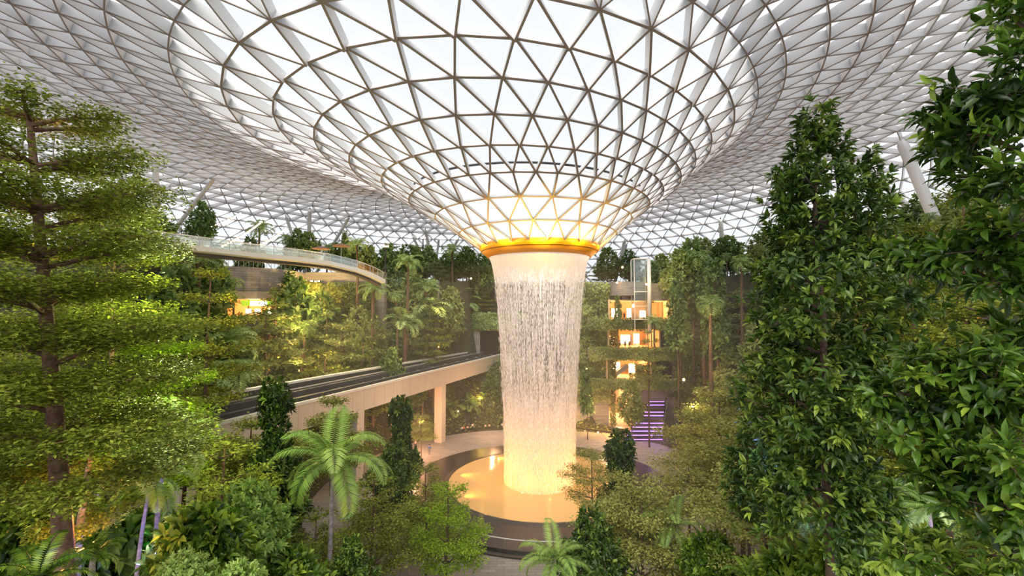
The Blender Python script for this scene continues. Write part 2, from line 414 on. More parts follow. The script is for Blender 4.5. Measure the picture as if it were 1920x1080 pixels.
gz.build('glazing', M['glazing'], roof).matrix_parent_inverse = Matrix.Translation((-VX, -VY, -RZ))
sh.build('sunshade', M['sunshade'], roof).matrix_parent_inverse = Matrix.Translation((-VX, -VY, -RZ))
# the rim of the rain basin lying on the glass
rb = MB(); pts = []
for a in range(0, 361, 5):
    p = ring_pt(3, math.radians(a)); p.z += .75; pts.append(p)
rb.tube(pts, .14, 6); ob = rb.build('basin_kerb', M['dark_metal'])
tag(ob, 'thin dark ring kerb lying on the roof glass around the funnel', 'kerb')

# white film added over the lower funnel glass, standing in for sky reflection
M['water_sheen'] = m = bpy.data.materials.new('water_sheen'); m.use_nodes = True; nt = m.node_tree; nt.nodes.remove(nt.nodes['Principled BSDF'])
tr = nt.nodes.new('ShaderNodeBsdfTransparent'); tl = nt.nodes.new('ShaderNodeBsdfTranslucent'); tl.inputs[0].default_value = (.95, .95, .93, 1)
mx = nt.nodes.new('ShaderNodeMixShader'); tc = nt.nodes.new('ShaderNodeTexCoord'); n = nt.nodes.new('ShaderNodeTexNoise'); n.inputs['Scale'].default_value = .5; n.inputs['Detail'].default_value = 3
mr = nt.nodes.new('ShaderNodeMapRange'); mr.inputs['From Min'].default_value = .35; mr.inputs['From Max'].default_value = .65; mr.inputs['To Min'].default_value = .72; mr.inputs['To Max'].default_value = .9
nt.links.new(tc.outputs['Object'], n.inputs['Vector']); nt.links.new(n.outputs['Fac'], mr.inputs['Value']); nt.links.new(mr.outputs[0], mx.inputs[0])
nt.links.new(tr.outputs[0], mx.inputs[1]); nt.links.new(tl.outputs[0], mx.inputs[2]); nt.links.new(mx.outputs[0], nt.nodes['Material Output'].inputs[0])
wf = MB(); vs = []; fs = []
for k in range(4):
    for a in range(96):
        p = ring_pt(k, 2 * PI * a / 96); p.z += .35; p -= Vector((VX, VY, RZ)); vs.append(p)
for k in range(3):
    for a in range(96): fs.append((k * 96 + a, k * 96 + (a + 1) % 96, (k + 1) * 96 + (a + 1) % 96, (k + 1) * 96 + a))
wf.add(vs, fs); ob = wf.build('sheen_film', M['water_sheen']); ob.location = (VX, VY, RZ); tag(ob, 'thin white film added over the lowest part of the glass funnel, standing in for sky reflection', 'water', kind='stuff')

# orange ring
ring = empty('water_ring', (VX, VY, RZ - 1.6)); tag(ring, 'glowing orange and gold ring collar at the foot of the glass funnel', 'ring collar')
o = MB(); o.lathe([(9.25, RZ + .05), (9.22, RZ - .5), (8.95, RZ - .85), (8.5, RZ - 1.15), (7.85, RZ - 1.75), (7.7, RZ - 1.7), (7.9, RZ - .2), (8.8, RZ + .05)], (VX, VY), 120, closed=True)
o.build('collar', M['orange'], ring, smooth=True).matrix_parent_inverse = Matrix.Translation((-VX, -VY, -(RZ - 1.6)))
o = MB(); o.lathe([(8.99, RZ - .84), (8.93, RZ - .90), (8.7, RZ - .82)], (VX, VY), 120)
o.build('shadow_gap', M['seam'], ring).matrix_parent_inverse = Matrix.Translation((-VX, -VY, -(RZ - 1.6)))
o = MB(); o.lathe([(9.05, RZ + .05), (9.0, RZ + .35), (8.85, RZ + .35), (8.85, RZ + .02)], (VX, VY), 120, closed=True)
o.build('metal_lip', M['steel_fin'], ring).matrix_parent_inverse = Matrix.Translation((-VX, -VY, -(RZ - 1.6)))


# ------------------------------------------------------------------ waterfall
def water_shell(prof, n, mt, name, parent):
    me = bpy.data.meshes.new(name); vs = []; fs = []; uv = []
    m_ = len(prof)
    for i, (r, z) in enumerate(prof):
        for k in range(n + 1):
            a = 2 * PI * k / n; vs.append((r * math.sin(a), -r * math.cos(a), z))
    for i in range(m_ - 1):
        for k in range(n):
            q = (i * (n + 1) + k, i * (n + 1) + k + 1, (i + 1) * (n + 1) + k + 1, (i + 1) * (n + 1) + k); fs.append(q)
            for idx in q: uv.append(((idx % (n + 1)) / n, vs[idx][2] / 35.0))
    me.from_pydata(vs, [], fs); l = me.uv_layers.new(name='UVMap')
    for i, c in enumerate(uv): l.data[i].uv = c
    me.materials.append(mt); me.polygons.foreach_set('use_smooth', [True] * len(fs))
    return link_mesh(name, me, parent)


fall = empty('waterfall', (VX, VY, 0)); tag(fall, 'round curtain of falling water pouring from the orange ring into the pool', 'waterfall')
zt = RZ - 1.65
prof = [(7.75, zt), (7.6, zt - .25), (7.35, zt - 1.0), (7.1, zt - 2.2), (6.85, zt - 4), (6.55, zt - 6.5), (6.25, 24.5), (5.95, 20), (5.72, 15.5), (5.5, 11), (5.38, 7), (5.34, 3), (5.4, .62)]
water_shell(prof, 160, M['water_outer'], 'water_curtain', fall)
water_shell([(r - .35 - .25 * (i / 12), z) for i, (r, z) in enumerate(prof)], 160, M['water_inner'], 'inner_water_curtain', fall)
rng = np.random.default_rng(5)
# separate strings of drops around the curtain
nd = 5200; zz = rng.uniform(1.0, zt - 3.0, nd); rr = np.interp(zz, [p[1] for p in prof][::-1], [p[0] for p in prof][::-1]) * rng.normal(1.0, .022, nd)
aa = rng.uniform(0, 2 * PI, nd); ln = rng.uniform(.25, 1.3, nd); wd = rng.uniform(.012, .03, nd)
V = np.zeros((nd, 6, 3)); cx_ = rr * np.sin(aa); cy_ = -rr * np.cos(aa)
for i in range(3):
    b_ = 2 * PI * i / 3
    V[:, i, 0] = cx_ + wd * math.cos(b_); V[:, i, 1] = cy_ + wd * math.sin(b_); V[:, i, 2] = zz
V[:, 3] = np.c_[cx_, cy_, zz + ln * .6]; V[:, 4] = np.c_[cx_, cy_, zz - ln * .4]
V = V[:, :5].reshape(-1, 3); b5 = (np.arange(nd) * 5)[:, None]
ft = np.concatenate([b5 + np.array(t)[None] for t in ((0, 1, 3), (1, 2, 3), (2, 0, 3), (1, 0, 4), (2, 1, 4), (0, 2, 4))])
M['drops'] = mat('drops', (.92, .90, .90), .3)
dr = link_mesh('water_strings', np_mesh('water_strings', V, [ft], 3, [M['drops']]), fall); dr['kind'] = 'stuff'

# fine spray hanging around the falling water
m = bpy.data.materials.new('spray'); m.use_nodes = True; nt = m.node_tree; nt.nodes.remove(nt.nodes['Principled BSDF'])
vs_ = nt.nodes.new('ShaderNodeVolumeScatter'); vs_.inputs['Color'].default_value = (1, .97, .94, 1); vs_.inputs['Density'].default_value = .0019
nt.links.new(vs_.outputs[0], nt.nodes['Material Output'].inputs['Volume'])
o = MB(); o.lathe([(.01, 1.2), (36, 1.2), (42, 8), (40, 24), (30, 31), (.01, 33)], (0, 0), 40); o = o.build('mist', m); o.location = (VX, VY, 0); tag(o, 'thin warm haze of fine spray around the falling water', 'mist', kind='stuff')

# pool
pool = empty('round_pool', (VX, VY, 0)); tag(pool, 'large round pool with dark stone rim under the waterfall', 'pool')
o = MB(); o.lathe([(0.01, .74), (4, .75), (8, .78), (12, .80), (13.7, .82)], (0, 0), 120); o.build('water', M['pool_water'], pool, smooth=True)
o = MB(); o.lathe([(13.7, .2), (13.7, .84), (13.85, .86), (14.0, .80), (14.6, .66), (19.6, .42), (19.7, .0)], (0, 0), 140); o.build('stone_rim', M['dark_stone'], pool)
o = MB(); o.lathe([(19.9, .0), (19.9, .16), (20.5, .16), (20.5, 0)], (0, 0), 140); o.build('kerb', M['dark_stone'], pool)
rail = empty('pool_railing', (VX, VY, 0)); tag(rail, 'thin metal handrail curving around the outer rim of the round pool', 'railing')
o = MB(); o.tube([(19.2 * math.sin(a), -19.2 * math.cos(a), 1.35) for a in np.radians(np.arange(-75, 76, 2.5))], .06, 6); o.build('handrail', M['white_paint'], rail)
for a in range(-75, 76, 10):
    t = math.radians(a); o = MB(); o.tube([(19.2 * math.sin(t), -19.2 * math.cos(t), .40), (19.2 * math.sin(t), -19.2 * math.cos(t), 1.33)], .03, 5); o.build('post', M['metal'], rail)


# ------------------------------------------------------------------ ground
def ground_z(x, y):
    x = np.asarray(x, float); y = np.asarray(y, float)
    dx = x - VX; dy = y - VY; r = np.hypot(dx, dy); th = np.degrees(np.arctan2(dx, -dy))     # 0 = camera side
    near = 1 - sstep(50, 80, np.abs(th))
    slope_far = 14 * sstep(32, 50, r); plat = 20 * sstep(50.5, 52.5, r)
    far = slope_far + plat
    nr = 8.0 * sstep(30, 62, r)
    z = near * nr + (1 - near) * far
    z = z + .5 * np.sin(x * .7 + 1) * np.cos(y * .6) * sstep(31, 36, r)
    def rect(x0, x1, y0, y1, e=1.0): return sstep(x0 - e, x0, x) * (1 - sstep(x1, x1 + e, x)) * sstep(y0 - e, y0, y) * (1 - sstep(y1, y1 + e, y))
    z = z * (1 - rect(19.5, 42, 92, 128))
    lf = rect(-64, -41, 76, 99); z = z * (1 - lf) + np.minimum(z, 13.5) * lf
    lf = rect(-34, -24, 95, 109); z = z * (1 - lf) + np.minimum(z, 13.5) * lf
    lf = rect(-10, -2, 108, 130); z = z * (1 - lf) + np.minimum(z, 13.0) * lf
    return z


gx = np.arange(-104, 104.1, 1.3); gy = np.arange(4, 170, 1.3)
X, Y = np.meshgrid(gx, gy); Zg = ground_z(X, Y) - .06
V = np.c_[X.ravel(), Y.ravel(), Zg.ravel()]; nx, ny = len(gx), len(gy)
i0 = (np.arange(ny - 1)[:, None] * nx + np.arange(nx - 1)[None]).ravel()
keep = (np.hypot(X - VX, Y - VY).ravel()[i0] < 103)
i0 = i0[keep]
gr = link_mesh('ground', np_mesh('ground', V, [np.c_[i0, i0 + 1, i0 + nx + 1, i0 + nx]], 4, [M['soil']])); gr['kind'] = 'structure'
o = MB(); o.lathe([(19.0, .0), (24, .0), (28, .0), (32.5, .02), (32.6, -.3)], (VX, VY), 96); fo = o.build('floor', M['paving']); fo['kind'] = 'structure'
o = MB(); o.box((19.5, 92, -.2), (42, 128, .04)); fo = o.build('floor', M['floor_warm']); fo['kind'] = 'structure'


# ------------------------------------------------------------------ plants: leaves are placed as whole meshes
T_DIAMOND = (np.array([(0, 0, 0), (.5, .42, .10), (0, 1, -.05), (-.5, .42, .10)]), [np.array([[0, 1, 2, 3]])])
T_BIG = (np.array([(0, 0, 0), (0, .35, .03), (0, .7, 0), (0, 1, -.10), (-.40, .30, .14), (-.36, .66, .10), (.40, .30, .14), (.36, .66, .10)]),
         [np.array([[0, 1, 4], [2, 3, 5], [1, 0, 6], [3, 2, 7]]), np.array([[1, 2, 5, 4], [2, 1, 6, 7]])])


def leaves(name, mt, P, D, N, ln, wd, var, tmpl=T_DIAMOND):
    """P origin, D length axis, N rough normal (all (n,3)); ln, wd lengths (n,)"""
    D = D / np.linalg.norm(D, axis=1, keepdims=True)
    X = np.cross(D, N); X /= np.maximum(np.linalg.norm(X, axis=1, keepdims=True), 1e-6); Z = np.cross(X, D)
    T, fs = tmpl; n = len(P); nv = len(T)
    V = P[:, None] + T[None, :, 1, None] * D[:, None] * ln[:, None, None] + T[None, :, 0, None] * X[:, None] * wd[:, None, None] + T[None, :, 2, None] * Z[:, None] * ln[:, None, None]
    base = (np.arange(n) * nv)
    F_ = [(f[None] + base[:, None, None]).reshape(-1, f.shape[1]) for f in fs]
    vv = np.concatenate([np.repeat(var, len(f)) for f in fs])
    return np_mesh(name, V.reshape(-1, 3), F_, 0, [mt], vv)


def rdir(rng, n):
    v = rng.normal(size=(n, 3)); return v / np.linalg.norm(v, axis=1, keepdims=True)


def make_layered(seed, H, R, n, size, mt, bark='bark', z0=.42, tiers=6, trunk_r=.16, flat=.10, nb=6, lean=(0, 0), taper=.62):
    """tree of flat leafy tiers; returns (trunk mesh builder, foliage mesh)"""
    rng = np.random.default_rng(seed); t = MB()
    def axis(z): k = z / H; return np.array([lean[0] * k * k + .12 * math.sin(k * 5 + seed), lean[1] * k * k + .12 * math.cos(k * 4 + seed), z])
    zs = np.concatenate([[-10], np.linspace(0, H * .97, 9)]); t.tube([axis(max(z, 0)) + np.array([0, 0, min(z, 0)]) for z in zs], [trunk_r * (1.15 - .9 * (max(z, 0) / H) ** 1.3) for z in zs], 8)
    P = []; wgt = []
    for i in range(tiers):
        k = i / max(1, tiers - 1); zt_ = H * (z0 + (1 - z0) * .97 * k)
        rad = R * (1 - taper * k ** 1.5) * rng.uniform(.82, 1.08) * (.85 if i == 0 else 1)
        m_ = nb if k < .8 else nb - 2; a0 = rng.uniform(0, 6.28)
        for b in range(m_):
            a = a0 + 2 * PI * b / m_ + rng.normal(0, .18); L = rad * rng.uniform(.65, 1.1); rise = L * rng.uniform(.10, .32)
            p0 = axis(zt_ - rise * .9); d = np.array([math.cos(a), math.sin(a), 0]); side = np.array([-d[1], d[0], 0])
            bend = rng.normal(0, .12) * L
            def bp(s): return p0 + d * L * s + side * bend * s * s + np.array([0, 0, rise * (1 - (1 - s) ** 1.6)])
            t.tube([bp(s) for s in (0, .3, .6, .95)], [trunk_r * .34 * (1 - .25 * k), trunk_r * .24, trunk_r * .15, trunk_r * .04], 5)
            ns = 6
            for s_ in range(ns):
                s = .35 + .6 * s_ / (ns - 1); sg = 1 if s_ % 2 else -1
                q = bp(s) + side * sg * L * .30 * (1.1 - .6 * s) + d * L * .08 + np.array([0, 0, L * .02])
                t.tube([bp(s - .05), (bp(s) + q) / 2 + np.array([0, 0, .02 * L]), q], [trunk_r * .10, trunk_r * .06, trunk_r * .02], 4)
                P.append((q, L * .17)); P.append((bp(s), L * .13))
            P.append((bp(1.0), L * .15))
    cs = np.array([p for p, _ in P]); rs = np.array([r for _, r in P]); pr = rs ** 1.6; pr /= pr.sum()
    idx = rng.choice(len(P), n, p=pr); rad = rs[idx]
    a = rng.uniform(0, 2 * PI, n); rr = np.sqrt(rng.uniform(0, 1, n)) * 1.15
    pos = cs[idx] + np.c_[np.cos(a) * rr * rad, np.sin(a) * rr * rad, rng.normal(0, 1, n) * flat * R * .35 + .06 * rad * (1 - rr)]
    D = np.c_[np.cos(a) + rng.normal(0, .7, n), np.sin(a) + rng.normal(0, .7, n), rng.normal(0, .25, n)]
    N = np.c_[rng.normal(0, .35, n), rng.normal(0, .35, n), np.ones(n)]
    me = leaves('foliage', M[mt], pos, D, N, size * rng.uniform(.7, 1.3, n), size * .55 * rng.uniform(.8, 1.2, n), rng.normal(.5, .24, n))
    return t, me, bark


def make_bushy(seed, H, R, n_cl, size, mt, bark='bark', z0=.2, prof=None, trunk_r=.14, per=8, tmpl=T_BIG, wid=.36, lump=.25, droop=0.1, gaps=0.0):
    """dense broadleaf crown of leaf whorls around a trunk"""
    rng = np.random.default_rng(seed); t = MB()
    prof = prof or (lambda k: (math.sin(PI * min(1, max(0.02, k ** .75))) ** .7))
    zs = np.concatenate([[-10], np.linspace(0, H * .96, 8)]); t.tube([(.1 * math.sin(z * .6 + seed), .1 * math.cos(z * .5), z) for z in zs], [trunk_r * (1.1 - .9 * max(z, 0) / H) for z in zs], 8)
    zk = rng.uniform(0, 1, n_cl * 3); pk = np.array([prof(k) for k in zk]); keep_ = rng.uniform(0, pk.max(), n_cl * 3) < pk
    zk = zk[keep_]; pk = pk[keep_]; a = rng.uniform(0, 2 * PI, len(zk))
    if gaps: g_ = np.sin(a * 2 + zk * 19 + seed) * np.cos(zk * 37 - a + seed) > gaps - 1; zk, pk, a = zk[g_], pk[g_], a[g_]
    zk = zk[:n_cl]; pk = pk[:n_cl]; a = a[:n_cl]; n = len(zk)
    lumpf = 1 + lump * np.sin(a * 3 + zk * 17 + seed) * np.cos(zk * 23 + a * 2 + seed)
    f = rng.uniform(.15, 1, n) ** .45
    r = pk * R * lumpf * f; z = H * (z0 + (1 - z0) * zk) + rng.normal(0, .02 * H, n)
    cpos = np.c_[np.cos(a) * r, np.sin(a) * r, z]
    for i in range(0, n, max(1, n // 46)):
        p = cpos[i]; t.tube([(0, 0, p[2] - r[i] * .35), (p[0] * .5, p[1] * .5, p[2] - r[i] * .15), tuple(p)], [trunk_r * .3, trunk_r * .18, trunk_r * .06], 4)
    axis = np.c_[np.cos(a), np.sin(a), rng.uniform(.0, 1.0, n)]; axis /= np.linalg.norm(axis, axis=1, keepdims=True)
    idx = np.repeat(np.arange(n), per); m_ = len(idx); ax = axis[idx]
    rd = rdir(rng, m_); D = ax * .75 + rd * .85; D[:, 2] -= droop
    N = ax + rdir(rng, m_) * .4 + np.array([0, 0, .8])
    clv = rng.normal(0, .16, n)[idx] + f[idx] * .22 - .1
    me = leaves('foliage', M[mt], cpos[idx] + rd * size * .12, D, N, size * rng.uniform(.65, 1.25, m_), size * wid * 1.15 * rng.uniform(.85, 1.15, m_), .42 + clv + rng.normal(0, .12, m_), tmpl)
    return t, me, bark


def frond_pts(rng, a, el, L, n=9, droop=1.0):
    d = np.array([math.cos(a), math.sin(a), 0]); pts = [np.zeros(3)]; e = el
    for i in range(n): e -= droop * (1.55 * (i + 1) / n) * (2.0 / n); pts.append(pts[-1] + (d * math.cos(e) + np.array([0, 0, math.sin(e)])) * L / n)
    return np.array(pts)


def make_palm(seed, H, L, nf=13, mt='leaf_palm', bark='bark_pale', trunk_r=.13, leaflet=.9, nl=34, droop=1.0, low=-.15, wid=.06, lean=0.3, shaft=True):
    """feather palm: (trunk builder, list of frond meshes)"""
    rng = np.random.default_rng(seed); t = MB(); zs = np.concatenate([[-10], np.linspace(0, H, 10)])
    if H > .3: t.tube([(lean * (max(z, 0) / H) ** 2, 0, z) for z in zs], [trunk_r * (1.25 - .4 * max(z, 0) / H) for z in zs], 10)
    if shaft and H > .3: t.tube([(lean, 0, H - .05), (lean, 0, H + .5), (lean, 0, H + .9)], [trunk_r * 1.0, trunk_r * 1.15, trunk_r * .4], 8)
    top = np.array([lean if H > .3 else 0, 0, H + (.6 if shaft and H > .3 else 0)]); fr = []
    for i in range(nf):
        a = i * 2.39996 + rng.normal(0, .12); k = i / max(1, nf - 1); el = 1.30 - (1.30 - low) * k + rng.normal(0, .06); Lf = L * rng.uniform(.88, 1.05)
        pts = frond_pts(rng, a, el, Lf, droop=droop * rng.uniform(.85, 1.2)) + top
        s = np.repeat(np.linspace(.12, .99, nl), 2); sg = np.tile([1.0, -1.0], nl)
        ip = s * (len(pts) - 1); i0_ = np.minimum(ip.astype(int), len(pts) - 2); fr_ = (ip - i0_)[:, None]
        P = pts[i0_] * (1 - fr_) + pts[i0_ + 1] * fr_; tg = pts[i0_ + 1] - pts[i0_]; tg /= np.linalg.norm(tg, axis=1, keepdims=True)
        side = np.cross(tg, [0, 0, 1.0]); side /= np.maximum(np.linalg.norm(side, axis=1, keepdims=True), 1e-6); up = np.cross(side, tg)
        D = side * sg[:, None] * 1.0 + tg * .55 + up * .12; D[:, 2] -= .30
        ll = leaflet * (np.sin(PI * np.clip(s * .86 + .12, 0, 1)) ** .6) * rng.uniform(.9, 1.08, len(s))
        me = leaves('frond', M[mt], P, D, up + 0 * P, ll, np.full(len(s), wid * L / 3) * 1.3, .5 + rng.normal(0, .10, len(s)) + rng.normal(0, .08))
        # the midrib joins the same mesh as thin blades
        fr.append((me, pts))
    return t, fr, bark


def plant_layered(p, meb, name='layered_tree'):
    t, me, bk = meb
    r = empty(name, p); t.build('trunk', M[bk], r, smooth=True); link_mesh('foliage', me, r); return r


def plant_palm(p, pm, name='palm_tree', mid='leaf_palm'):
    t, fr, bk = pm; r = empty(name, p)
    if t.v: t.build('trunk', M[bk], r, smooth=True)
    for me, pts in fr:
        f = link_mesh('frond', me, r); mb = MB(); mb.tube(pts, np.linspace(.028, .006, len(pts)), 4); mb.build('midrib', M[mid], f)
    return r


def set_tree(root, x, y, z, sxy, sz, rz): root.location = (x, y, z); root.scale = (sxy, sxy, sz); root.rotation_euler = (0, 0, rz)


# ------------------------------------------------------------------ monorail
def mono(Yv, off=0):
    dx, dy = .367 / 1.0652, 1 / 1.0652
    return Vector((-22.4 + .367 * (Yv - 67.9) - off * dy, Yv + off * dx, 0))
mono_y = np.linspace(22, 122, 21)
tr_ = empty('monorail_track', mono(70) + Vector((0, 0, 14))); tag(tr_, 'pale elevated monorail viaduct with dark trackway running behind the waterfall', 'monorail track')
def strip(name, mt, prof, parent, ys=mono_y, mi=None, seg=None):
    """sweep a profile of (offset to the far side, z at left end, z at far end) along the track"""
    mb = MB(); n = len(prof); vs = []
    for i, yv in enumerate(ys):
        k = np.clip((yv - 45) / 75, 0, 1)
        for o_, za, zb in prof:
            p = mono(yv, o_); p.z = za + (zb - za) * k; vs.append(p)
    fs = []
    for i in range(len(ys) - 1):
        for j in range(n): l = (j + 1) % n; fs.append((i * n + j, i * n + l, (i + 1) * n + l, (i + 1) * n + j))
    fs.append(tuple(range(n))); fs.append(tuple((len(ys) - 1) * n + j for j in range(n))[::-1])
    mb.add(vs, fs); o = mb.build(name, mt); o.parent = parent
    o.matrix_parent_inverse = Matrix.Translation(-parent.location); return o
girder = strip('girder', M['girder'], [(0, 11.35, 11.35), (2.6, 11.35, 11.35), (2.6, 13.6, 13.6), (.15, 13.6, 13.6), (0, 14.55, 14.55)], tr_)
strip('edge_cap', M['white_paint'], [(-.12, 14.5, 14.5), (.35, 14.5, 14.5), (.35, 14.85, 14.85), (-.12, 14.85, 14.85)], tr_)
strip('trackway', M['track'], [(.3, 13.4, 13.4), (6.9, 13.8, 13.4), (6.9, 14.3, 13.9), (.3, 13.9, 13.9)], tr_)
strip('guide_beam', M['track'], [(2.4, 13.9, 13.9), (3.1, 13.9, 13.9), (3.1, 14.9, 14.6), (2.4, 14.9, 14.6)], tr_)
strip('guide_beam', M['track'], [(4.9, 14.0, 13.9), (5.5, 14.0, 13.9), (5.5, 15.3, 14.9), (4.9, 15.3, 14.9)], tr_)
strip('power_rail', M['rail_line'], [(5.6, 15.4, 15.0), (5.95, 15.4, 15.0), (5.95, 15.55, 15.15), (5.6, 15.55, 15.15)], tr_)
strip('power_rail', M['rail_line'], [(1.0, 14.0, 14.0), (1.15, 14.0, 14.0), (1.15, 14.15, 14.15), (1.0, 14.15, 14.15)], tr_)
strip('parapet', M['track'], [(6.9, 11.6, 11.6), (7.5, 11.6, 11.6), (7.5, 16.2, 15.3), (6.9, 16.2, 15.3)], tr_)
strip('parapet_cap', M['white_paint'], [(6.8, 16.2, 15.3), (7.65, 16.2, 15.3), (7.65, 16.5, 15.6), (6.8, 16.5, 15.6)], tr_)
sm = MB()
for yv in np.arange(40, 120, 2.35):          # seams between the cladding panels of the girder
    a = mono(yv, -.012); b = mono(yv + .035, -.012); sm.add([(a.x, a.y, 11.4), (b.x, b.y, 11.4), (b.x, b.y, 14.5), (a.x, a.y, 14.5)], [(0, 1, 2, 3)])
bm = bmesh.new(); bm.from_mesh(girder.data); fv = [bm.verts.new(v) for v in sm.v]
for f in sm.f: bm.faces.new([fv[i] for i in f]).material_index = 1
bm.to_mesh(girder.data); girder.data.materials.append(mat('seam_grey', (.33, .26, .22), .7))
for yv in np.arange(42, 118, 5.2):
    p = mono(yv, 4.2); o = MB(); o.box((p.x - .3, p.y - .35, 13.9), (p.x + .3, p.y + .35, 14.5)); o = o.build('signal_box', M['rail_line']); o.parent = tr_; o.matrix_parent_inverse = Matrix.Translation(-tr_.location)
for i, (x, y) in enumerate(((-31.3, 44.0), (-22.62, 67.32), (-13.95, 91.46), (-5.27, 114.5))):
    o = MB(); a = math.atan(.367)
    pts = []
    for sx, sy in ((-.0, -.8), (1.7, -.8), (1.7, .8), (0, .8)):
        pts.append((x - sx * math.cos(a) + sy * math.sin(a) + .2, y + sx * math.sin(a) + sy * math.cos(a)))
    o.add([(px, py, 0) for px, py in pts] + [(px, py, 11.4) for px, py in pts], [(0, 1, 5, 4), (1, 2, 6, 5), (2, 3, 7, 6), (3, 0, 4, 7), (4, 5, 6, 7)])
    o = o.build('viaduct_pier', M['girder'], loc=(x, y, 0))
    tag(o, ['tall pale pier under the left end of the monorail viaduct', 'tall pale pier of the monorail viaduct behind the big feather palm', 'square pale pier of the monorail viaduct standing on the plaza left of the pool', 'pale pier of the monorail viaduct beside the tunnel mouth'][i], 'pier')
# tunnel mouth
o = MB(); Yt = 121
a = W(880, 600, Yt); b = W(935, 600, Yt)
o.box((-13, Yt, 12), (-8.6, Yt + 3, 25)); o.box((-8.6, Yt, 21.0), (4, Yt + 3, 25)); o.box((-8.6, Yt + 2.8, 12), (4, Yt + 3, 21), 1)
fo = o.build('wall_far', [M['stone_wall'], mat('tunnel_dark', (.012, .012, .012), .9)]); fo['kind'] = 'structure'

# ------------------------------------------------------------------ building fronts
M['room_paint'] = mat('room_paint', (.80, .62, .42), .7)
def room(x0, x1, yf, yb, z0, z1, energy, col=(1, .50, .16), name='wall_far', nl=2, lift=.75):
    mb = MB(); t = .3
    mb.box((x0, yf, z0 - .25), (x1, yb, z0)); mb.box((x0, yf + .2, z1), (x1, yb, z1 + .25)); mb.box((x0, yb, z0), (x1, yb + t, z1))
    mb.box((x0 - t, yf, z0 - .25), (x0, yb + t, z1 + .25)); mb.box((x1, yf, z0 - .25), (x1 + t, yb + t, z1 + .25))
    o = mb.build(name, M['room_paint']); o['kind'] = 'structure'
    for i in range(nl): light('POINT', 'room_lamp', (x0 + (x1 - x0) * (i + .5) / nl, (yf + yb) / 2 - 1, z0 + (z1 - z0) * lift), energy / nl, col, .35)
GX0, GX1 = 22.0, 35.5
def slab(x0, x1, y0, y1, z0, z1, mt, name='wall_right'):
    o = MB(); o.box((x0, y0, z0), (x1, y1, z1)); o = o.build(name, mt); o['kind'] = 'structure'; return o
room(GX0, 36.5, 101, 113, 24.3, 28.6, 2600, (1, .46, .14), 'wall_right', 3)
room(GX0 - .2, 33.0, 101, 113, 18.0, 22.3, 2200, (1, .36, .06), 'wall_right', 3)
room(GX0 - .6, 31.0, 101, 114, 11.0, 15.6, 2200, (1, .45, .12), 'wall_right', 2)
slab(GX0 - 5, 36.8, 99.6, 101, 22.3, 24.4, M['stone_wall'])
slab(GX0 - 5, 36.8, 99.6, 101, 15.6, 18.1, M['stone_wall'])
slab(GX0 - 5, 36.8, 99.6, 101, 9.3, 11.1, M['stone_wall'])
slab(27.5, 37.5, 100, 112, 28.7, 32.5, M['stone_wall'])
o = MB(); n = 16
pts = [(22.2 + .0, 106)] + [(25.2 - 3 * math.cos(a), 100.0 - 2.6 * math.sin(a)) for a in np.linspace(0, PI / 2, 9)] + [(29.0, 97.4), (29.0, 106)]
o.add([(x, y, 29.7) for x, y in pts] + [(x, y, 32.7) for x, y in pts], [tuple(range(len(pts)))[::-1], tuple(range(len(pts), 2 * len(pts)))] + [(i, (i + 1) % len(pts), len(pts) + (i + 1) % len(pts), len(pts) + i) for i in range(len(pts))])
o = o.build('wall_right', M['stone_wall']); o['kind'] = 'structure'
light('POINT', 'terrace_lamp', (23.5, 99, 28.8), 90, (1, .5, .2), .1)
slab(13, 22.0, 103, 104, 0, 33, M['stone_wall']); slab(36.8, 50, 103, 104, 0, 33, M['stone_wall'])
# dark supports and wall beside the ground corridor
slab(28.0, 36.8, 104, 105, 0, 9.4, M['stone_wall'])
room(22.0, 28.0, 104, 124, .1, 9.3, 2600, (1, .55, .28), 'wall_right', 2, .6)
# shop shelves and counters seen in the lit levels
for i, (x, z, w_, h_) in enumerate(((25.0, 24.3, 1.6, 2.7), (28.5, 24.3, 1.2, 2.7), (31.8, 24.3, 1.6, 2.2), (27.5, 18.0, 2.4, 2.6), (30.2, 18.0, 1.5, 2.9), (24.3, 18.0, 1.2, 2.4), (25.0, 11.0, 2.4, 3.0), (29.0, 11.0, 1.6, 2.6))):
    r = empty('display_case', (x, 109.5, z)); tag(r, None, 'display case')
    r['label'] = ['lit white display case at the left end of the top gallery floor', 'lit white display case behind the lift column on the top gallery floor', 'lit white display case at the right end of the top gallery floor',
                  'wide lit display case in the middle of the second gallery floor', 'tall lit display case at the right end of the second gallery floor', 'narrow lit display case at the left end of the second gallery floor',
                  'wide lit display case above the escalator on the third gallery floor', 'lit display case at the right end of the third gallery floor'][i]
    o = MB(); o.box((-w_ / 2, -.3, 0), (w_ / 2, .3, h_)); o.build('case', M['white_paint'], r)
    o = MB(); o.box((-w_ / 2 + .12, -.36, .5), (w_ / 2 - .12, -.31, h_ - .15)); o.build('lit_panel', M['glow_white'], r)
# escalator on the third gallery floor
esc = empty('escalator', (24.5, 104, 11)); tag(esc, 'lit escalator rising to the right on the third gallery floor', 'escalator')
for s in (-.6, .6):
    o = MB(); o.beam((-2.4, s, .2), (1.8, s, 3.2), .12, .9); o.build('balustrade', M['metal'], esc)
o = MB(); o.beam((-2.4, 0, .1), (1.8, 0, 3.1), 1.1, .25); o.build('steps', M['dark_metal'], esc)

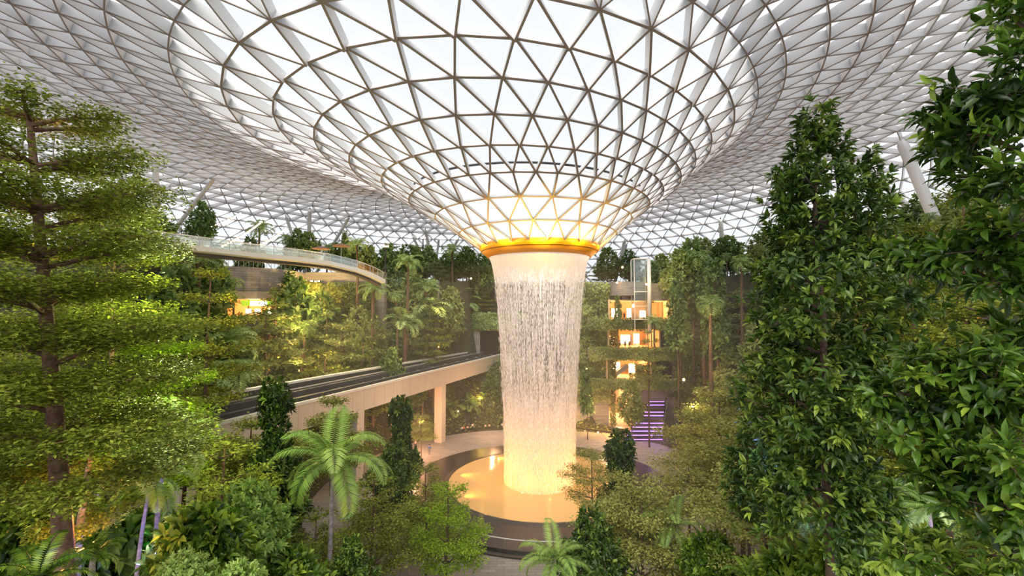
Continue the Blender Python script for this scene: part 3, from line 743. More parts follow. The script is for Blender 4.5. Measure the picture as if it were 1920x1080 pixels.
# ------------------------------------------------------------------ left terraces
def band(pts, z0, z1, th, mt, name='wall_left'):
    mb = MB(); n = len(pts)
    back = [(x - 0, y + th) for x, y in pts]
    v = [(x, y, z0) for x, y in pts] + [(x, y, z1) for x, y in pts] + [(x, y, z0) for x, y in back] + [(x, y, z1) for x, y in back]
    fs = []
    for i in range(n - 1):
        fs += [(i, i + 1, n + i + 1, n + i), (n + i, n + i + 1, 3 * n + i + 1, 3 * n + i), (2 * n + i, 3 * n + i, 3 * n + i + 1, 2 * n + i + 1), (i, 2 * n + i, 2 * n + i + 1, i + 1)]
    fs += [(0, n, 3 * n, 2 * n), (n - 1, 3 * n - 1 - n + n, 4 * n - 1, 2 * n - 1)][:1]
    fs.append((n - 1, 3 * n - 1, 4 * n - 1, 2 * n - 1))
    mb.add(v, fs); o = mb.build(name, mt); o['kind'] = 'structure'; return o
cur = [(-62, 80.5), (-57.5, 81), (-53.5, 82.3), (-50, 84.4), (-47.2, 87), (-45.3, 90)]
band(cur, 30.1, 34.6, 8, M['stone_wall'])
band([(x + .25, y + .3) for x, y in cur], 28.6, 30.1, 7, M['soffit'])
band([(x + .6, y + .0) for x, y in cur], 21.5, 24.4, 8, M['stone_wall'])
room(-62, -45.6, 90.5, 99, 24.4, 30, 2200, (1, .45, .13), 'wall_left', 3, .6)
light('POINT', 'room_lamp', (-50, 87.5, 27.8), 500, (1, .5, .16), .2); light('POINT', 'room_lamp', (-56, 85, 27.8), 500, (1, .5, .16), .2)
band([(x + .6, y) for x, y in cur], 24.2, 24.4, 9, M['floor_warm'])
slab(-45.3, -28, 98, 100, 8, 34.8, M['stone_wall'], 'wall_left'); slab(-28.2, -17.5, 106, 108, 8, 33.6, M['stone_wall'], 'wall_left'); slab(-30, -19.2, 101.5, 105.8, 8, 20, M['stone_wall'], 'wall_left'); slab(-19, 5, 124.2, 134, 12, 25, M['stone_wall'], 'wall_far')
slab(-64, -44.5, 89.5, 90, 10, 24.2, M['stone_wall'], 'wall_left')
light('POINT', 'room_lamp', (-45.0, 87.5, 19), 900, (1, .38, .06), .3); light('POINT', 'room_lamp', (-47.5, 86.5, 14.5), 500, (1, .38, .08), .3)
# shop front: green fascia with a white lit sign whose lettering is out of focus, counters
sf = empty('shop_front', (-49.5, 88.8, 24.4)); tag(sf, 'shop front with green fascia and white lit sign under the left stone terrace', 'shop front')
o = MB(); o.box((-4.2, 0, 2.9), (3.8, .3, 4.0)); o.build('fascia', M['sign_green'], sf)
o = MB(); o.box((-2.3, -.12, 2.95), (.9, -.02, 3.85)); sb = o.build('sign_board', mat('sign_back', (.5, .5, .5), .5, emit=((.75, .85, 1), 4)), sf)
def text(s, name, size, loc, rot, mt, parent, ext=.02):
    c = bpy.data.curves.new(name, 'FONT'); c.body = s; c.size = size; c.extrude = ext; c.align_x = 'CENTER'; c.align_y = 'CENTER'
    o = bpy.data.objects.new(name, c); C.objects.link(o); c.materials.append(mt); o.location = loc; o.rotation_euler = rot
    if parent: o.parent = parent
    return o
o = MB(); o.box((-3.8, -.6, 0), (3.4, .2, 1.1)); o.build('counter', M['white_paint'], sf)
for x in (-3.0, -1.2, 1.4, 2.9):
    o = MB(); o.box((x - .5, .5, 1.4), (x + .5, .7, 2.3)); o.build('menu_screen', M['glow_white'], sf)
# lit window in the dark wall further right
wr = W(676, 598, 105.5); wl2 = W(722, 568, 105.5)
room(wr.x, wl2.x, 104.6, 106.0, wr.z, wl2.z, 160, (1, .5, .3), 'wall_left', 1)
for i, u in enumerate((683, 692, 704)):
    p = W(u, 583, 105); o = MB(); o.box((p.x - .28, 105.6, wr.z + .3), (p.x + .28, 105.75, wl2.z - .5)); o = o.build('poster_panel', M['glow_white'])
    tag(o, ['leftmost of the three lit panels in the small window of the dark wall', 'middle of the three lit panels in the small window of the dark wall', 'rightmost of the three lit panels in the small window of the dark wall'][i], 'panel', 'lit panels in the dark wall')
# wall floodlights
fl_ = [(566, 527), (574, 526), (585, 527), (592, 528), (598, 527)]
for i, (u, v) in enumerate(fl_):
    p = W(u, v, 97.6); r = empty('floodlight', p); tag(r, 'small bright floodlight fixed near the top of the dark stone wall above the golden creepers', 'floodlight', 'floodlights on the dark wall')
    o = MB(); o.box((-.22, -.1, -.15), (.22, .25, .2)); o.build('housing', M['dark_metal'], r); o = MB(); o.box((-.2, -.16, -.13), (.2, -.1, .13)); o.build('lens', M['lamp_warm'], r)
light('POINT', 'flood', W(582, 540, 91), 3200, (1, .6, .18), .2)
for u, v, Y, e in ((545, 610, 80, 1800), (600, 570, 84, 1800), (640, 640, 76, 1300), (560, 670, 70, 900), (700, 620, 78, 700), (830, 560, 98, 900), (770, 640, 84, 500), (1300, 620, 78, 900), (1340, 700, 66, 600), (1240, 520, 92, 600)): light('POINT', 'golden_fill', W(u, v, Y), e * .8, (1, .66, .22), .05)  # added golden fill lamps hanging free before the slopes, without fixtures
light('POINT', 'flood', W(520, 600, 88), 3500, (1, .55, .10), .3); light('POINT', 'flood', W(520, 680, 82), 2600, (1, .5, .10), .3)

# ------------------------------------------------------------------ canopy bridge
br_pts = [W(190, 437, 44), W(280, 451, 50), W(395, 464, 57), W(480, 474, 62), W(560, 482, 68), (W(620, 490, 72)), W(670, 502, 74), W(700, 513, 76), W(722, 524, 78)]
cb = empty('canopy_bridge', br_pts[3]); tag(cb, 'long white curved footbridge with glass balustrade high on the left', 'footbridge')
def off(i, d):
    a = br_pts[max(0, i - 1)]; b = br_pts[min(len(br_pts) - 1, i + 1)]; t = (b - a); t.z = 0; t.normalize()
    return br_pts[i] + Vector((-t.y, t.x, 0)) * d
def sweep(prof, name, mt, parent, loc):
    mb = MB(); n = len(prof); vs = []; fs = []
    for i in range(len(br_pts)):
        for d, z in prof: vs.append(off(i, d) + Vector((0, 0, z)))
    for i in range(len(br_pts) - 1):
        for j in range(n): l = (j + 1) % n; fs.append((i * n + j, i * n + l, (i + 1) * n + l, (i + 1) * n + j))
    fs.append(tuple(range(n))); fs.append(tuple((len(br_pts) - 1) * n + j for j in range(n))[::-1])
    mb.add(vs, fs); o = mb.build(name, mt, parent); o.matrix_parent_inverse = Matrix.Translation(-Vector(loc)); return o
L0 = br_pts[3]
sweep([(-.1, -.6), (-.1, 0), (3.4, 0), (3.4, -.6), (2.8, -.72), (.5, -.72)], 'deck', mat('deck_white', (.70, .69, .66), .5), cb, L0)
sweep([(1.0, -1.1), (1.0, -.72), (2.4, -.72), (2.4, -1.1)], 'underside_beam', mat('bridge_under', (.07, .06, .055), .7), cb, L0)
for d in (0.05, 3.25):
    sweep([(d, .02), (d, 1.1), (d + .03, 1.1), (d + .03, .02)], 'glass_balustrade', M['clear_glass'], cb, L0)
    sweep([(d - .03, 1.12), (d - .03, 1.22), (d + .06, 1.22), (d + .06, 1.12)], 'handrail', M['metal'], cb, L0)
for i in range(len(br_pts) - 1):
    for k in range(0, 5, 2):
        p = off(i, .05).lerp(off(i + 1, .05), k / 5); o = MB(); o.box((p.x - .03, p.y - .03, p.z), (p.x + .03, p.y + .03, p.z + 1.12))
        o = o.build('post', M['metal'], cb); o.matrix_parent_inverse = Matrix.Translation(-L0)
# terrace railing on the left stone band
tr2 = empty('terrace_railing', (-53, 83, 34.6)); tag(tr2, 'thin metal railing along the top of the left stone terrace', 'railing')
o = MB(); o.tube([(x, y + .4, 35.8) for x, y in cur], .04, 5); o = o.build('handrail', M['metal'], tr2); o.matrix_parent_inverse = Matrix.Translation((53, -83, -34.6))
for i in range(len(cur) - 1):
    for k in range(5):
        x = cur[i][0] + (cur[i + 1][0] - cur[i][0]) * k / 5; y = cur[i][1] + (cur[i + 1][1] - cur[i][1]) * k / 5 + .4
        o = MB(); o.box((x - .03, y - .03, 34.6), (x + .03, y + .03, 35.8)); o = o.build('post', M['metal'], tr2); o.matrix_parent_inverse = Matrix.Translation((53, -83, -34.6))

# ------------------------------------------------------------------ roof struts: their heads reach the steel grid
from mathutils.bvhtree import BVHTree
vv_, pp_ = [], []
for t in tris:
    b0 = len(vv_); vv_ += [node(*a) for a in t]; pp_.append(tuple(range(b0, len(vv_))))
bvh = BVHTree.FromPolygons(vv_, pp_)
struts = [(292, 285, 292, 385, 0, .42, 'upright grey steel roof strut rising above the trees at far left'), (404, 331, 360, 388, 0, .36, 'slanting grey roof strut leaning right beside the string lights at left'),
          (535, 402, 568, 500, 0, .34, 'slanting white roof strut leaning left behind the curved footbridge'), (581, 389, 578, 480, 0, .42, 'thick upright steel roof strut behind the curved footbridge'),
          (657, 404, 615, 474, 0, .34, 'slanting steel roof strut leaning right beyond the curved footbridge'), (772, 440, 797, 488, 0, .32, 'slanting pale strut leaning left, first of the cluster left of the waterfall'),
          (797, 428, 808, 482, 0, .42, 'thick dark strut in the cluster left of the waterfall'), (823, 447, 819, 482, 0, .3, 'thin upright white strut in the cluster left of the waterfall'),
          (861, 444, 833, 498, 0, .36, 'slanting strut leaning right, nearest the orange ring on its left'), (1172, 448, 1160, 500, 0, .42, 'dark upright strut just right of the orange ring'),
          (1176, 455, 1152, 530, 0, .3, 'thin white strut slanting down to the terrace right of the orange ring'), (1299, 439, 1325, 478, 0, .34, 'slanting strut leaning left above the palms on the right'),
          (1351, 408, 1357, 510, 0, .45, 'upright steel roof strut above the right garden beside the glossy tree'), (1397, 455, 1380, 500, 0, .34, 'short strut leaning right between the upright strut and the glossy tree'),
          (1611, 305, 1737, 420, 0, .42, 'slanting strut leaning far left right of the tall glossy tree'), (1687, 258, 1752, 410, 0, .62, 'thick slanting roof strut in front of the right roof edge')]
for u, v, u2, v2, _, r, lab in struts:
    d = ray(u, v).normalized(); h = bvh.ray_cast(Vector((0, 0, CAMZ)), d, 300)
    top = h[0]; bt = W(u2, v2, top.y * (1.0 if u < 1500 else .9))
    # continue the line down to the garden
    g = float(ground_z(bt.x, bt.y)); dd = (bt - top); 
    ext_ = bt + dd * max(0, min(.8, (bt.z - g) / max(1, -dd.z)))
    rt = empty('roof_strut', ext_); tag(rt, lab, 'strut'); ln_ = top - ext_
    o = MB(); o.tube([(0, 0, 0), ln_ * .05, ln_ * .93, ln_ * .97], [r * .85, r * 1.2, r * 1.2, r * .7], 14); o.build('shaft', M['strut'], rt, smooth=True)
    o = MB(); o.tube([ln_ * .97, ln_ * .999], [r * .3, r * .3], 8); o.build('pin', M['dark_metal'], rt)

# ------------------------------------------------------------------ glass lift on the right gallery
lf = empty('glass_lift', (29.2, 98.0, 11)); tag(lf, 'glass lift shaft with thick steel column in front of the right gallery', 'lift')
lx0, lx1, ly0, ly1 = W(1186, 500, 98).x - 29.2, W(1213, 500, 98).x - 29.2, -1.2, 1.3
lz = W(1200, 487, 98).z - 11; lzb = 13.4
o = MB(); o.tube([(.3, -1.75, 10.5), (.3, -1.75, lz)], .42, 16); o.build('column', M['strut'], lf, smooth=True)
for z in (lzb, lzb + 2.9, lzb + 6, lz):
    o = MB(); o.box((lx0, ly0, z), (lx1, ly1, z + .18)); o.build('ring_frame', M['white_paint'], lf)
for x in (lx0, lx1):
    for y in (ly0, ly1): o = MB(); o.box((x - .07, y - .07, 8 if x > 0 else 8), (x + .07, y + .07, lz)); o.build('corner_post', M['white_paint'], lf)
o = MB(); o.box((lx0 + .05, ly0 + .05, lzb), (lx1 - .05, ly1 - .05, lz)); o.build('glass', M['clear_glass'], lf)

# ------------------------------------------------------------------ violet stairs
st = empty('violet_stairs', (27, 93, 0)); tag(st, 'dark garden steps with glowing violet edges right of the waterfall', 'stairs')
for i in range(12):
    k = i / 11; c = Vector((26.6 + 7.2 * k, 92.0 + 13 * k, 0)); w_ = 8.0 - 4.6 * k; z = .45 + i * .52
    o = MB(); o.box((c.x - w_ / 2 - 27, c.y - 93, 0), (c.x + w_ / 2 - 27, c.y + 1.25 - 93, z)); o.build('step', M['dark_stone'], st)
    if i % 3 != 2 or i < 3:
        o = MB(); o.box((c.x - w_ / 2 - 27 + .2, c.y - 93 - .06, z - .14), (c.x + w_ / 2 - 27 - .2, c.y - 93 + .02, z - .02)); o.build('light_strip', M['lamp_violet'], st)
o = MB(); o.beam((3.3, -1, 1.2), (9.5, 12.5, 7.2), .07, .07); o.build('handrail', M['metal'], st)
light('POINT', 'violet_lamp', (29, 92, 3), 260, (.45, .2, 1), .2)

# ------------------------------------------------------------------ curved benches behind the pool
for i, (r0, a0, a1, z, lab) in enumerate(((33.2, 183, 214, .5, 'long curved dark stone bench with seated people behind the pool'), (34.6, 182, 216, 1.1, 'higher curved dark stone ledge behind the seated people'))):
    o = MB(); o.lathe([(r0, 0), (r0, z), (r0 + 1.0, z), (r0 + 1.0, 0)], (0, 0), 24, a0=math.radians(-a1), a1=math.radians(-a0), closed=True)
    o = o.build('stone_bench', M['dark_stone'], loc=None); o.location = (VX, VY, 0); tag(o, lab, 'bench')
for k, a in enumerate((186, 191, 196, 201, 206, 211)):
    t = math.radians(-a); p = (VX + 32.9 * math.sin(t), VY - 32.9 * math.cos(t), .02)
    o = MB(); o.lathe([(.01, .1), (.16, .1), (.2, 0)], (0, 0), 10); o = o.build('floor_lamp_disc', M['lamp_warm']); o.location = p
    tag(o, 'small round amber light set in the floor before the curved bench', 'floor light', 'floor lights before the bench')
    light('POINT', 'bench_lamp', (p[0], p[1], 1.6), 260, AMBER, .1)
light('POINT', 'garden_lamp', W(900, 745, 106), 500, (1, .6, .12), .2)
light('POINT', 'garden_lamp', W(790, 790, 97), 260, (1, .62, .2), .2)
light('POINT', 'plaza_fill', (-18, 83, 5), 2200, (1, .47, .22), .1); light('POINT', 'plaza_fill', (-4, 96, 6), 1500, (1, .50, .24), .1); light('POINT', 'plaza_fill', (19, 92, 6), 1500, (1, .56, .32), .1)  # added fill lamps without fixtures, to warm the paving
light('AREA', 'viaduct_wash', (-14, 72, 1.0), 900, (1, .66, .42), 3, (-17, 82, 12))  # added area lamp for a warm wash under the viaduct

# ------------------------------------------------------------------ small lamps
def lamp_ball(u, v, Y, r, lab, energy=0, col=(1, .6, .2), mt='lamp_warm'):
    p = W(u, v, Y); rt = empty('garden_light', p); tag(rt, lab, 'light')
    o = MB(); o.sphere((0, 0, 0), r); o.build('bulb', M[mt], rt); o = MB(); o.tube([(0, 0, -r), (0, 0, -r - .5)], .04, 5); o.build('stem', M['dark_metal'], rt)
    if energy: light('POINT', 'glow', p + Vector((0, -.5, 0)), energy, col, .1)
for u, v, Y, r, lab, e in ((823, 650, 104, .25, 'round orange light among the trees above the monorail track', 80), (731, 778, 84, .22, 'orange light beside the dark bushy tree below the viaduct', 60),
                        (560, 695, 84, .18, 'white light at the foot of the golden creepers behind the track', 40), (559, 702, 84, .25, 'amber light at the foot of the golden creepers behind the track', 150),
                        (883, 522, 110, .22, 'orange light high in the garden just left of the waterfall', 60), (1212, 533, 98, .22, 'round orange light beside the lift on the right terrace', 50),
                        (1167, 501, 104, .24, 'orange light in the shrubs above the right terrace', 40), (1157, 530, 97, .2, 'orange light at the corner of the rounded right terrace', 40),
                        (1248, 532, 99, .2, 'orange light at the far right of the terrace parapet', 40), (1100, 692, 96, .22, 'bright light atop the golden lit shrub right of the waterfall', 120),
                        (1106, 742, 94, .2, 'yellow light in the shrubs beside the ground corridor', 40), (1282, 712, 88, .25, 'amber light in the trees right of the violet stairs', 120),
                        (859, 771, 96, .14, 'small white light in front of the yellow ferns', 20)):
    lamp_ball(u, v, Y, r, lab, e)
def pole_lamp(u, v, v2, Y, lab):
    p = W(u, v2, Y); t = W(u, v, Y).z - p.z; rt = empty('lamp_post', p); tag(rt, lab, 'lamp post')
    o = MB(); o.tube([(0, 0, 0), (0, 0, t)], .14, 8); o.build('pole', M['dark_metal'], rt); o = MB(); o.box((-.6, -.2, t), (.6, .2, t + .25)); o.build('lamp_head', M['lamp_warm'], rt)
pole_lamp(722, 463, 515, 88, 'dark lamp post with warm head at the right end of the curved footbridge')
pole_lamp(793, 447, 470, 118, 'dark slim lamp post in the far garden left of the waterfall')
# string lights
for n_, a, b, Y1, Y2, lab in ((13, (366, 431), (453, 397), 66, 90, 'upper string of warm bulbs hanging at far left under the roof'), (20, (415, 460), (492, 413), 66, 92, 'long middle string of warm bulbs above the footbridge'), (13, (487, 457), (537, 425), 70, 94, 'shortest string of warm bulbs nearest the white slanting strut')):
    A = W(*a, Y1); B = W(*b, Y2); rt = empty('string_light', A); tag(rt, lab, 'string lights')
    pts = [(B - A) * (k / 24) + Vector((0, 0, -.35 * math.sin(PI * k / 24))) for k in range(25)]
    o = MB(); o.tube(pts, .05, 4); o.build('cable', M['dark_metal'], rt)
    for k in range(n_):
        t = (k + .5) / n_; q = (B - A) * t + Vector((0, 0, -.35 * math.sin(PI * t) - .22)); o = MB(); o.sphere(tuple(q), .18, n=6); o.build('bulb', M['lamp_warm'], rt)
# parasols on the canopy level
for u, v, Y, lab in ((602, 466, 84, 'brown parasol on the upper level behind the left of the footbridge'), (640, 461, 84, 'brown parasol beside the small column tree on the upper level')):
    p = W(u, v, Y); rt = empty('parasol', (p.x, p.y, 34)); tag(rt, lab, 'parasol'); h = p.z - 34
    o = MB(); o.lathe([(.02, h + .5), (1.6, h + .05), (1.65, h - .12), (.02, h + .3)], (0, 0), 12); o.build('canopy', mat('canvas', (.22, .13, .10), .8), rt)
    o = MB(); o.tube([(0, 0, 0), (0, 0, h + .3)], .05, 6); o.build('pole', M['metal'], rt)


# ------------------------------------------------------------------ plant kinds (each built once, then copied)
PROTO = {}
def proto(kind):
    """(root, native height, native crown width)"""
    if kind in PROTO: return PROTO[kind]
    O = (0, 0, 0)
    if kind == 'lay1': r = (plant_layered(O, make_layered(1, 14, 5, 12000, .26, 'leaf_layer', z0=.45, tiers=6)), 14, 10)
    if kind == 'lay2': r = (plant_layered(O, make_layered(2, 14, 5, 12000, .26, 'leaf_layer', z0=.38, tiers=7, nb=5, bark='bark_red')), 14, 10)
    if kind == 'lay3': r = (plant_layered(O, make_layered(3, 9, 4.5, 9000, .24, 'leaf_lime', z0=.45, tiers=4, nb=7)), 9, 9)
    if kind == 'oli1': r = (plant_layered(O, make_layered(4, 12, 6, 15000, .25, 'leaf_olive', z0=.55, tiers=4, nb=8, flat=.12, bark='bark')), 12, 12)
    if kind == 'oli2': r = (plant_layered(O, make_layered(5, 12, 6, 9000, .24, 'leaf_olive', z0=.62, tiers=3, nb=9, flat=.09, bark='bark')), 12, 12)
    if kind == 'lay4': r = (plant_layered(O, make_layered(6, 12, 4.6, 11000, .26, 'leaf_layer', z0=.30, tiers=6, nb=6, bark='bark')), 12, 9.2)
    if kind == 'lay6': r = (plant_layered(O, make_layered(8, 14, 3.6, 9000, .22, 'leaf_layer', z0=.60, tiers=4, nb=6, bark='bark_pale', trunk_r=.30, lean=(1.2, 0))), 14, 7.2)
    if kind == 'lay5': r = (plant_layered(O, make_layered(7, 9, 4.5, 10000, .24, 'leaf_layer', z0=.50, tiers=4, nb=7, flat=.10)), 9, 9)
    if kind == 'bus1': r = (plant_layered(O, make_bushy(11, 14, 2.6, 900, .50, 'leaf_dark', z0=.35, prof=lambda k: (.75 + .35 * math.sin(k * 9)) * (1 - k) ** .5 + .12), 'glossy_tree'), 14, 5.2)
    if kind == 'bus2': r = (plant_layered(O, make_bushy(12, 12, 3.0, 900, .48, 'leaf_dark', z0=.30, prof=lambda k: (.8 + .3 * math.cos(k * 11)) * (1 - k ** 2) ** .5 + .1), 'glossy_tree'), 12, 6)
    if kind == 'bus3': r = (plant_layered(O, make_bushy(13, 6, 3.2, 800, .42, 'leaf_palm', z0=.08, wid=.45), 'broadleaf_shrub'), 6, 6.4)
    if kind == 'bus4': r = (plant_layered(O, make_bushy(14, 6, 3.2, 420, .85, 'leaf_big', z0=.08, wid=.42, per=7), 'broadleaf_shrub'), 6, 6.4)
    if kind == 'palm1': r = (plant_palm(O, make_palm(21, 9, 4.0, 14)), 10.5, 7)
    if kind == 'palm2': r = (plant_palm(O, make_palm(22, 9, 3.6, 11, leaflet=.8, low=-.4, lean=.6)), 10.5, 6)
    if kind == 'fern1': r = (plant_palm(O, make_palm(23, 1.2, 2.4, 12, leaflet=.45, nl=26, low=.0, wid=.09, shaft=False, trunk_r=.16, mt='leaf_big'), 'tree_fern', 'leaf_big'), 2.2, 4.4)
    if kind == 'flay1': r = (plant_layered(O, make_layered(31, 11, 4.2, 2600, .50, 'leaf_far', z0=.30, tiers=6, nb=5, trunk_r=.2)), 11, 8.4)
    if kind == 'flay2': r = (plant_layered(O, make_layered(32, 11, 4.4, 2600, .50, 'leaf_far', z0=.36, tiers=5, nb=6, trunk_r=.2)), 11, 8.8)
    if kind == 'flay3': r = (plant_layered(O, make_layered(33, 10, 3.8, 2300, .48, 'leaf_layer', z0=.25, tiers=6, nb=5, trunk_r=.18)), 10, 7.6)
    if kind == 'fbus1': r = (plant_layered(O, make_bushy(34, 10, 3.0, 300, .80, 'leaf_fardark', z0=.2, per=7, wid=.5), 'glossy_tree'), 10, 6)
    if kind == 'fbus2': r = (plant_layered(O, make_bushy(35, 10, 3.2, 300, .80, 'leaf_far', z0=.15, per=7, wid=.5), 'round_tree'), 10, 6.4)
    if kind == 'fbus3': r = (plant_layered(O, make_bushy(36, 11, 1.7, 260, .75, 'leaf_fardark', z0=.08, per=7, wid=.5, prof=lambda k: 1 - k ** 2 * .7), 'conical_tree'), 11, 3.4)
    if kind == 'fpalm1': r = (plant_palm(O, make_palm(37, 7, 3.0, 14, mt='leaf_farpalm', bark='bark', leaflet=1.0, nl=12, wid=.16, trunk_r=.18)), 8, 5)
    if kind == 'fpalm2': r = (plant_palm(O, make_palm(38, 2.2, 3.4, 13, mt='leaf_farpalm', bark='bark', leaflet=1.1, nl=12, wid=.18, trunk_r=.2, low=0, shaft=False)), 4.4, 5.6)
    if kind == 'fpalm3': r = (plant_palm(O, make_palm(39, 7, 1.7, 18, mt='leaf_farpalm', bark='bark', leaflet=.8, nl=9, wid=.16, trunk_r=.16, low=-.7, shaft=False), 'fan_palm'), 8.2, 3.4)
    PROTO[kind] = [*r, False]; return PROTO[kind]


def place(kind, x, y, ztop, width, rz=0.0, base=None, zmin=1.0):
    P_ = proto(kind); root, H0, W0 = P_[:3]
    zb = float(ground_z(x, y)) - .15 if base is None else base
    if not P_[3]: P_[3] = True; r = root
    else: r = copy_tree(root)
    s_ = width / W0; Ht = max(zmin, ztop - zb)
    sz = s_ if 'palm' in kind or 'fern' in kind else min(max(Ht / H0, .75 * s_), 1.3 * s_)
    set_tree(r, x, y, zb + Ht - H0 * sz, s_, sz, rz)
    return r
def put(kind, u, v, Y, wpx, label, group=None, rz=None, base=None):
    p = W(u, v, Y); r = place(kind, p.x, p.y, p.z, wpx * Y / F, rz if rz is not None else (u * 7 + v) % 6.28, base)
    cat = {'palm': 'palm', 'fpal': 'palm', 'fern': 'fern'}.get(kind[:4], 'shrub' if kind in ('bus3', 'bus4') else 'tree')
    tag(r, label, cat, group); return r


# --- the big tree at the left edge
Yb = 16.0; bx = W(138, 1080, Yb).x; tb = W(30, 150, Yb)
zg = float(ground_z(bx, Yb)) - .2; Hb = tb.z - zg
big = make_layered(101, Hb - .6, 5.0, 130000, .16, 'leaf_layer', 'bark_red', z0=.50, tiers=9, trunk_r=.34, flat=.13, nb=8, taper=.36, lean=(W(45, 300, Yb).x - bx - .3, .4))
r = plant_layered((bx, Yb, zg), big); tag(r, 'large layered tree with reddish trunk and flat leafy tiers at the left edge', 'tree')
# --- the tall glossy tree on the right
Yc = 21.0; pt = W(1512, 212, Yc); bx2 = W(1556, 1000, Yc).x; zg = float(ground_z(bx2, Yc)) - .2
def prof_c(k):
    e = 1 - k
    w_ = .30 + .95 * min(1, e / .42) if e < .42 else 1.22 - .65 * (e - .42)
    return max(.12, w_ * (.85 + .22 * math.sin(k * 26)) * (1 - .5 * max(0, k - .93) / .07))
gt = make_bushy(102, pt.z - zg, 2.95, 2300, .44, 'leaf_dark', 'bark', z0=.38, prof=prof_c, trunk_r=.26, per=9, lump=.38, gaps=.78)
r = plant_layered((pt.x + .35, Yc, zg), gt, 'glossy_tree'); tag(r, 'tall dark glossy-leaved tree with a pointed crown reaching the roof on the right', 'tree')
gt2 = make_bushy(103, W(1450, 760, 26).z - float(ground_z(15, 26)), 1.9, 420, .42, 'leaf_dark', 'bark', z0=.62, trunk_r=.14, per=8)
p = W(1425, 760, 26); r = plant_layered((p.x, 26, float(ground_z(p.x, 26)) - .1), gt2, 'glossy_tree'); tag(r, 'slim dark tree with blue-tinged leaves just left of the tall glossy tree', 'tree')

# --- large-leaved trees in the right foreground: leaf masses on branches of one trunk outside the frame
def big_leaf_tree(seed, trunk_xy, blobs, size, label, name='broadleaf_tree', mt='leaf_big', dens=1.0):
    rng = np.random.default_rng(seed); t = MB(); zb = float(ground_z(*trunk_xy)) - .2
    tops = [W(u, v, Y) for u, v, rp, Y in blobs]; zt_ = max(p.z for p in tops)
    base = Vector((trunk_xy[0], trunk_xy[1], zb))
    t.tube([base - base + Vector((.12 * math.sin(z), .1 * math.cos(z * 1.3), z - zb)) for z in np.linspace(zb, zt_, 12)], np.linspace(.26, .06, 12), 10)
    P, D, N, var = [], [], [], []
    for (u, v, rp, Y), c in zip(blobs, tops):
        R_ = rp * Y / F; c = c - base; st = Vector((0, 0, c.z - .45 * math.hypot(c.x, c.y)))
        mid = (st + c) / 2 + Vector((0, 0, -.08 * (c - st).length)); t.tube([st, mid, c], [.07, .045, .02], 6)
        n = int(dens * 15 * max(1, (R_ / .55) ** 1.5))
        for i in range(n):
            d = rdir(rng, 1)[0]; q = np.array(c) + d * R_ * rng.uniform(.25, 1.0) * np.array([1, 1, .8])
            ax = d * .6 + rng.normal(0, .35, 3) + np.array([-.25, -.2, .25]); ax /= np.linalg.norm(ax)
            if i % 3 == 0: t.tube([c, (Vector(q) + c) / 2, Vector(q)], [.018, .012, .006], 4)
            m_ = 10; rd = rdir(rng, m_); D.append(ax * .7 + rd * .9 + np.array([0, 0, -.12])); P.append(q + rd * .05 + ax * rng.uniform(-.12, .1, (m_, 1))); N.append(np.tile(ax, (m_, 1)) + np.array([0, 0, .9]) + rdir(rng, m_) * .3)
            var.append(np.full(m_, rng.normal(.42, .16)) + rng.normal(0, .12, m_) + .12 * d[2])
    P, D, N, var = map(np.concatenate, (P, D, N, var)); n = len(P)
    me = leaves('foliage', M[mt], P, D, N, size * rng.uniform(.6, 1.2, n), size * .40 * rng.uniform(.8, 1.15, n), var, T_BIG)
    r = empty(name, base); t.build('trunk', M['bark'], r, smooth=True); link_mesh('foliage', me, r); tag(r, label, 'tree'); return r
big_leaf_tree(201, (9.6, 7.2), [(1893, 30, 62, 7.0), (1925, 110, 70, 6.6), (1880, 175, 85, 7.0), (1790, 195, 68, 7.6), (1850, 250, 88, 7.2), (1770, 275, 48, 8.0), (1905, 330, 80, 6.8), (1830, 335, 50, 7.6),
              (1900, 440, 70, 7.0), (1835, 470, 68, 7.4), (1765, 480, 55, 7.8), (1715, 478, 30, 8.4), (1880, 520, 60, 7.2)], .30, 'broad-leaved tree filling the upper right edge, nearest to the roof', dens=1.25)
big_leaf_tree(202, (10.2, 8.4), [(1905, 625, 50, 8.0), (1815, 680, 60, 8.0), (1740, 680, 42, 8.4), (1700, 740, 55, 8.6), (1650, 745, 30, 9.0), (1770, 745, 85, 8.2), (1860, 720, 95, 7.6), (1920, 760, 80, 7.4), (1730, 830, 60, 8.4),
              (1800, 850, 85, 8.0), (1880, 860, 90, 7.4), (1830, 940, 70, 7.8), (1905, 960, 75, 7.2), (1770, 900, 45, 8.2)], .30, 'broad-leaved tree with drooping glossy leaves filling the lower right edge', dens=1.25)
big_leaf_tree(203, (9.0, 9.6), [(1700, 1040, 50, 9.2), (1760, 1060, 55, 9.0), (1830, 1075, 50, 8.8), (1880, 1040, 50, 8.6), (1740, 1010, 30, 9.4)], .28, 'low bright-leaved shrub in the bottom right corner', 'broadleaf_shrub')['category'] = 'shrub'

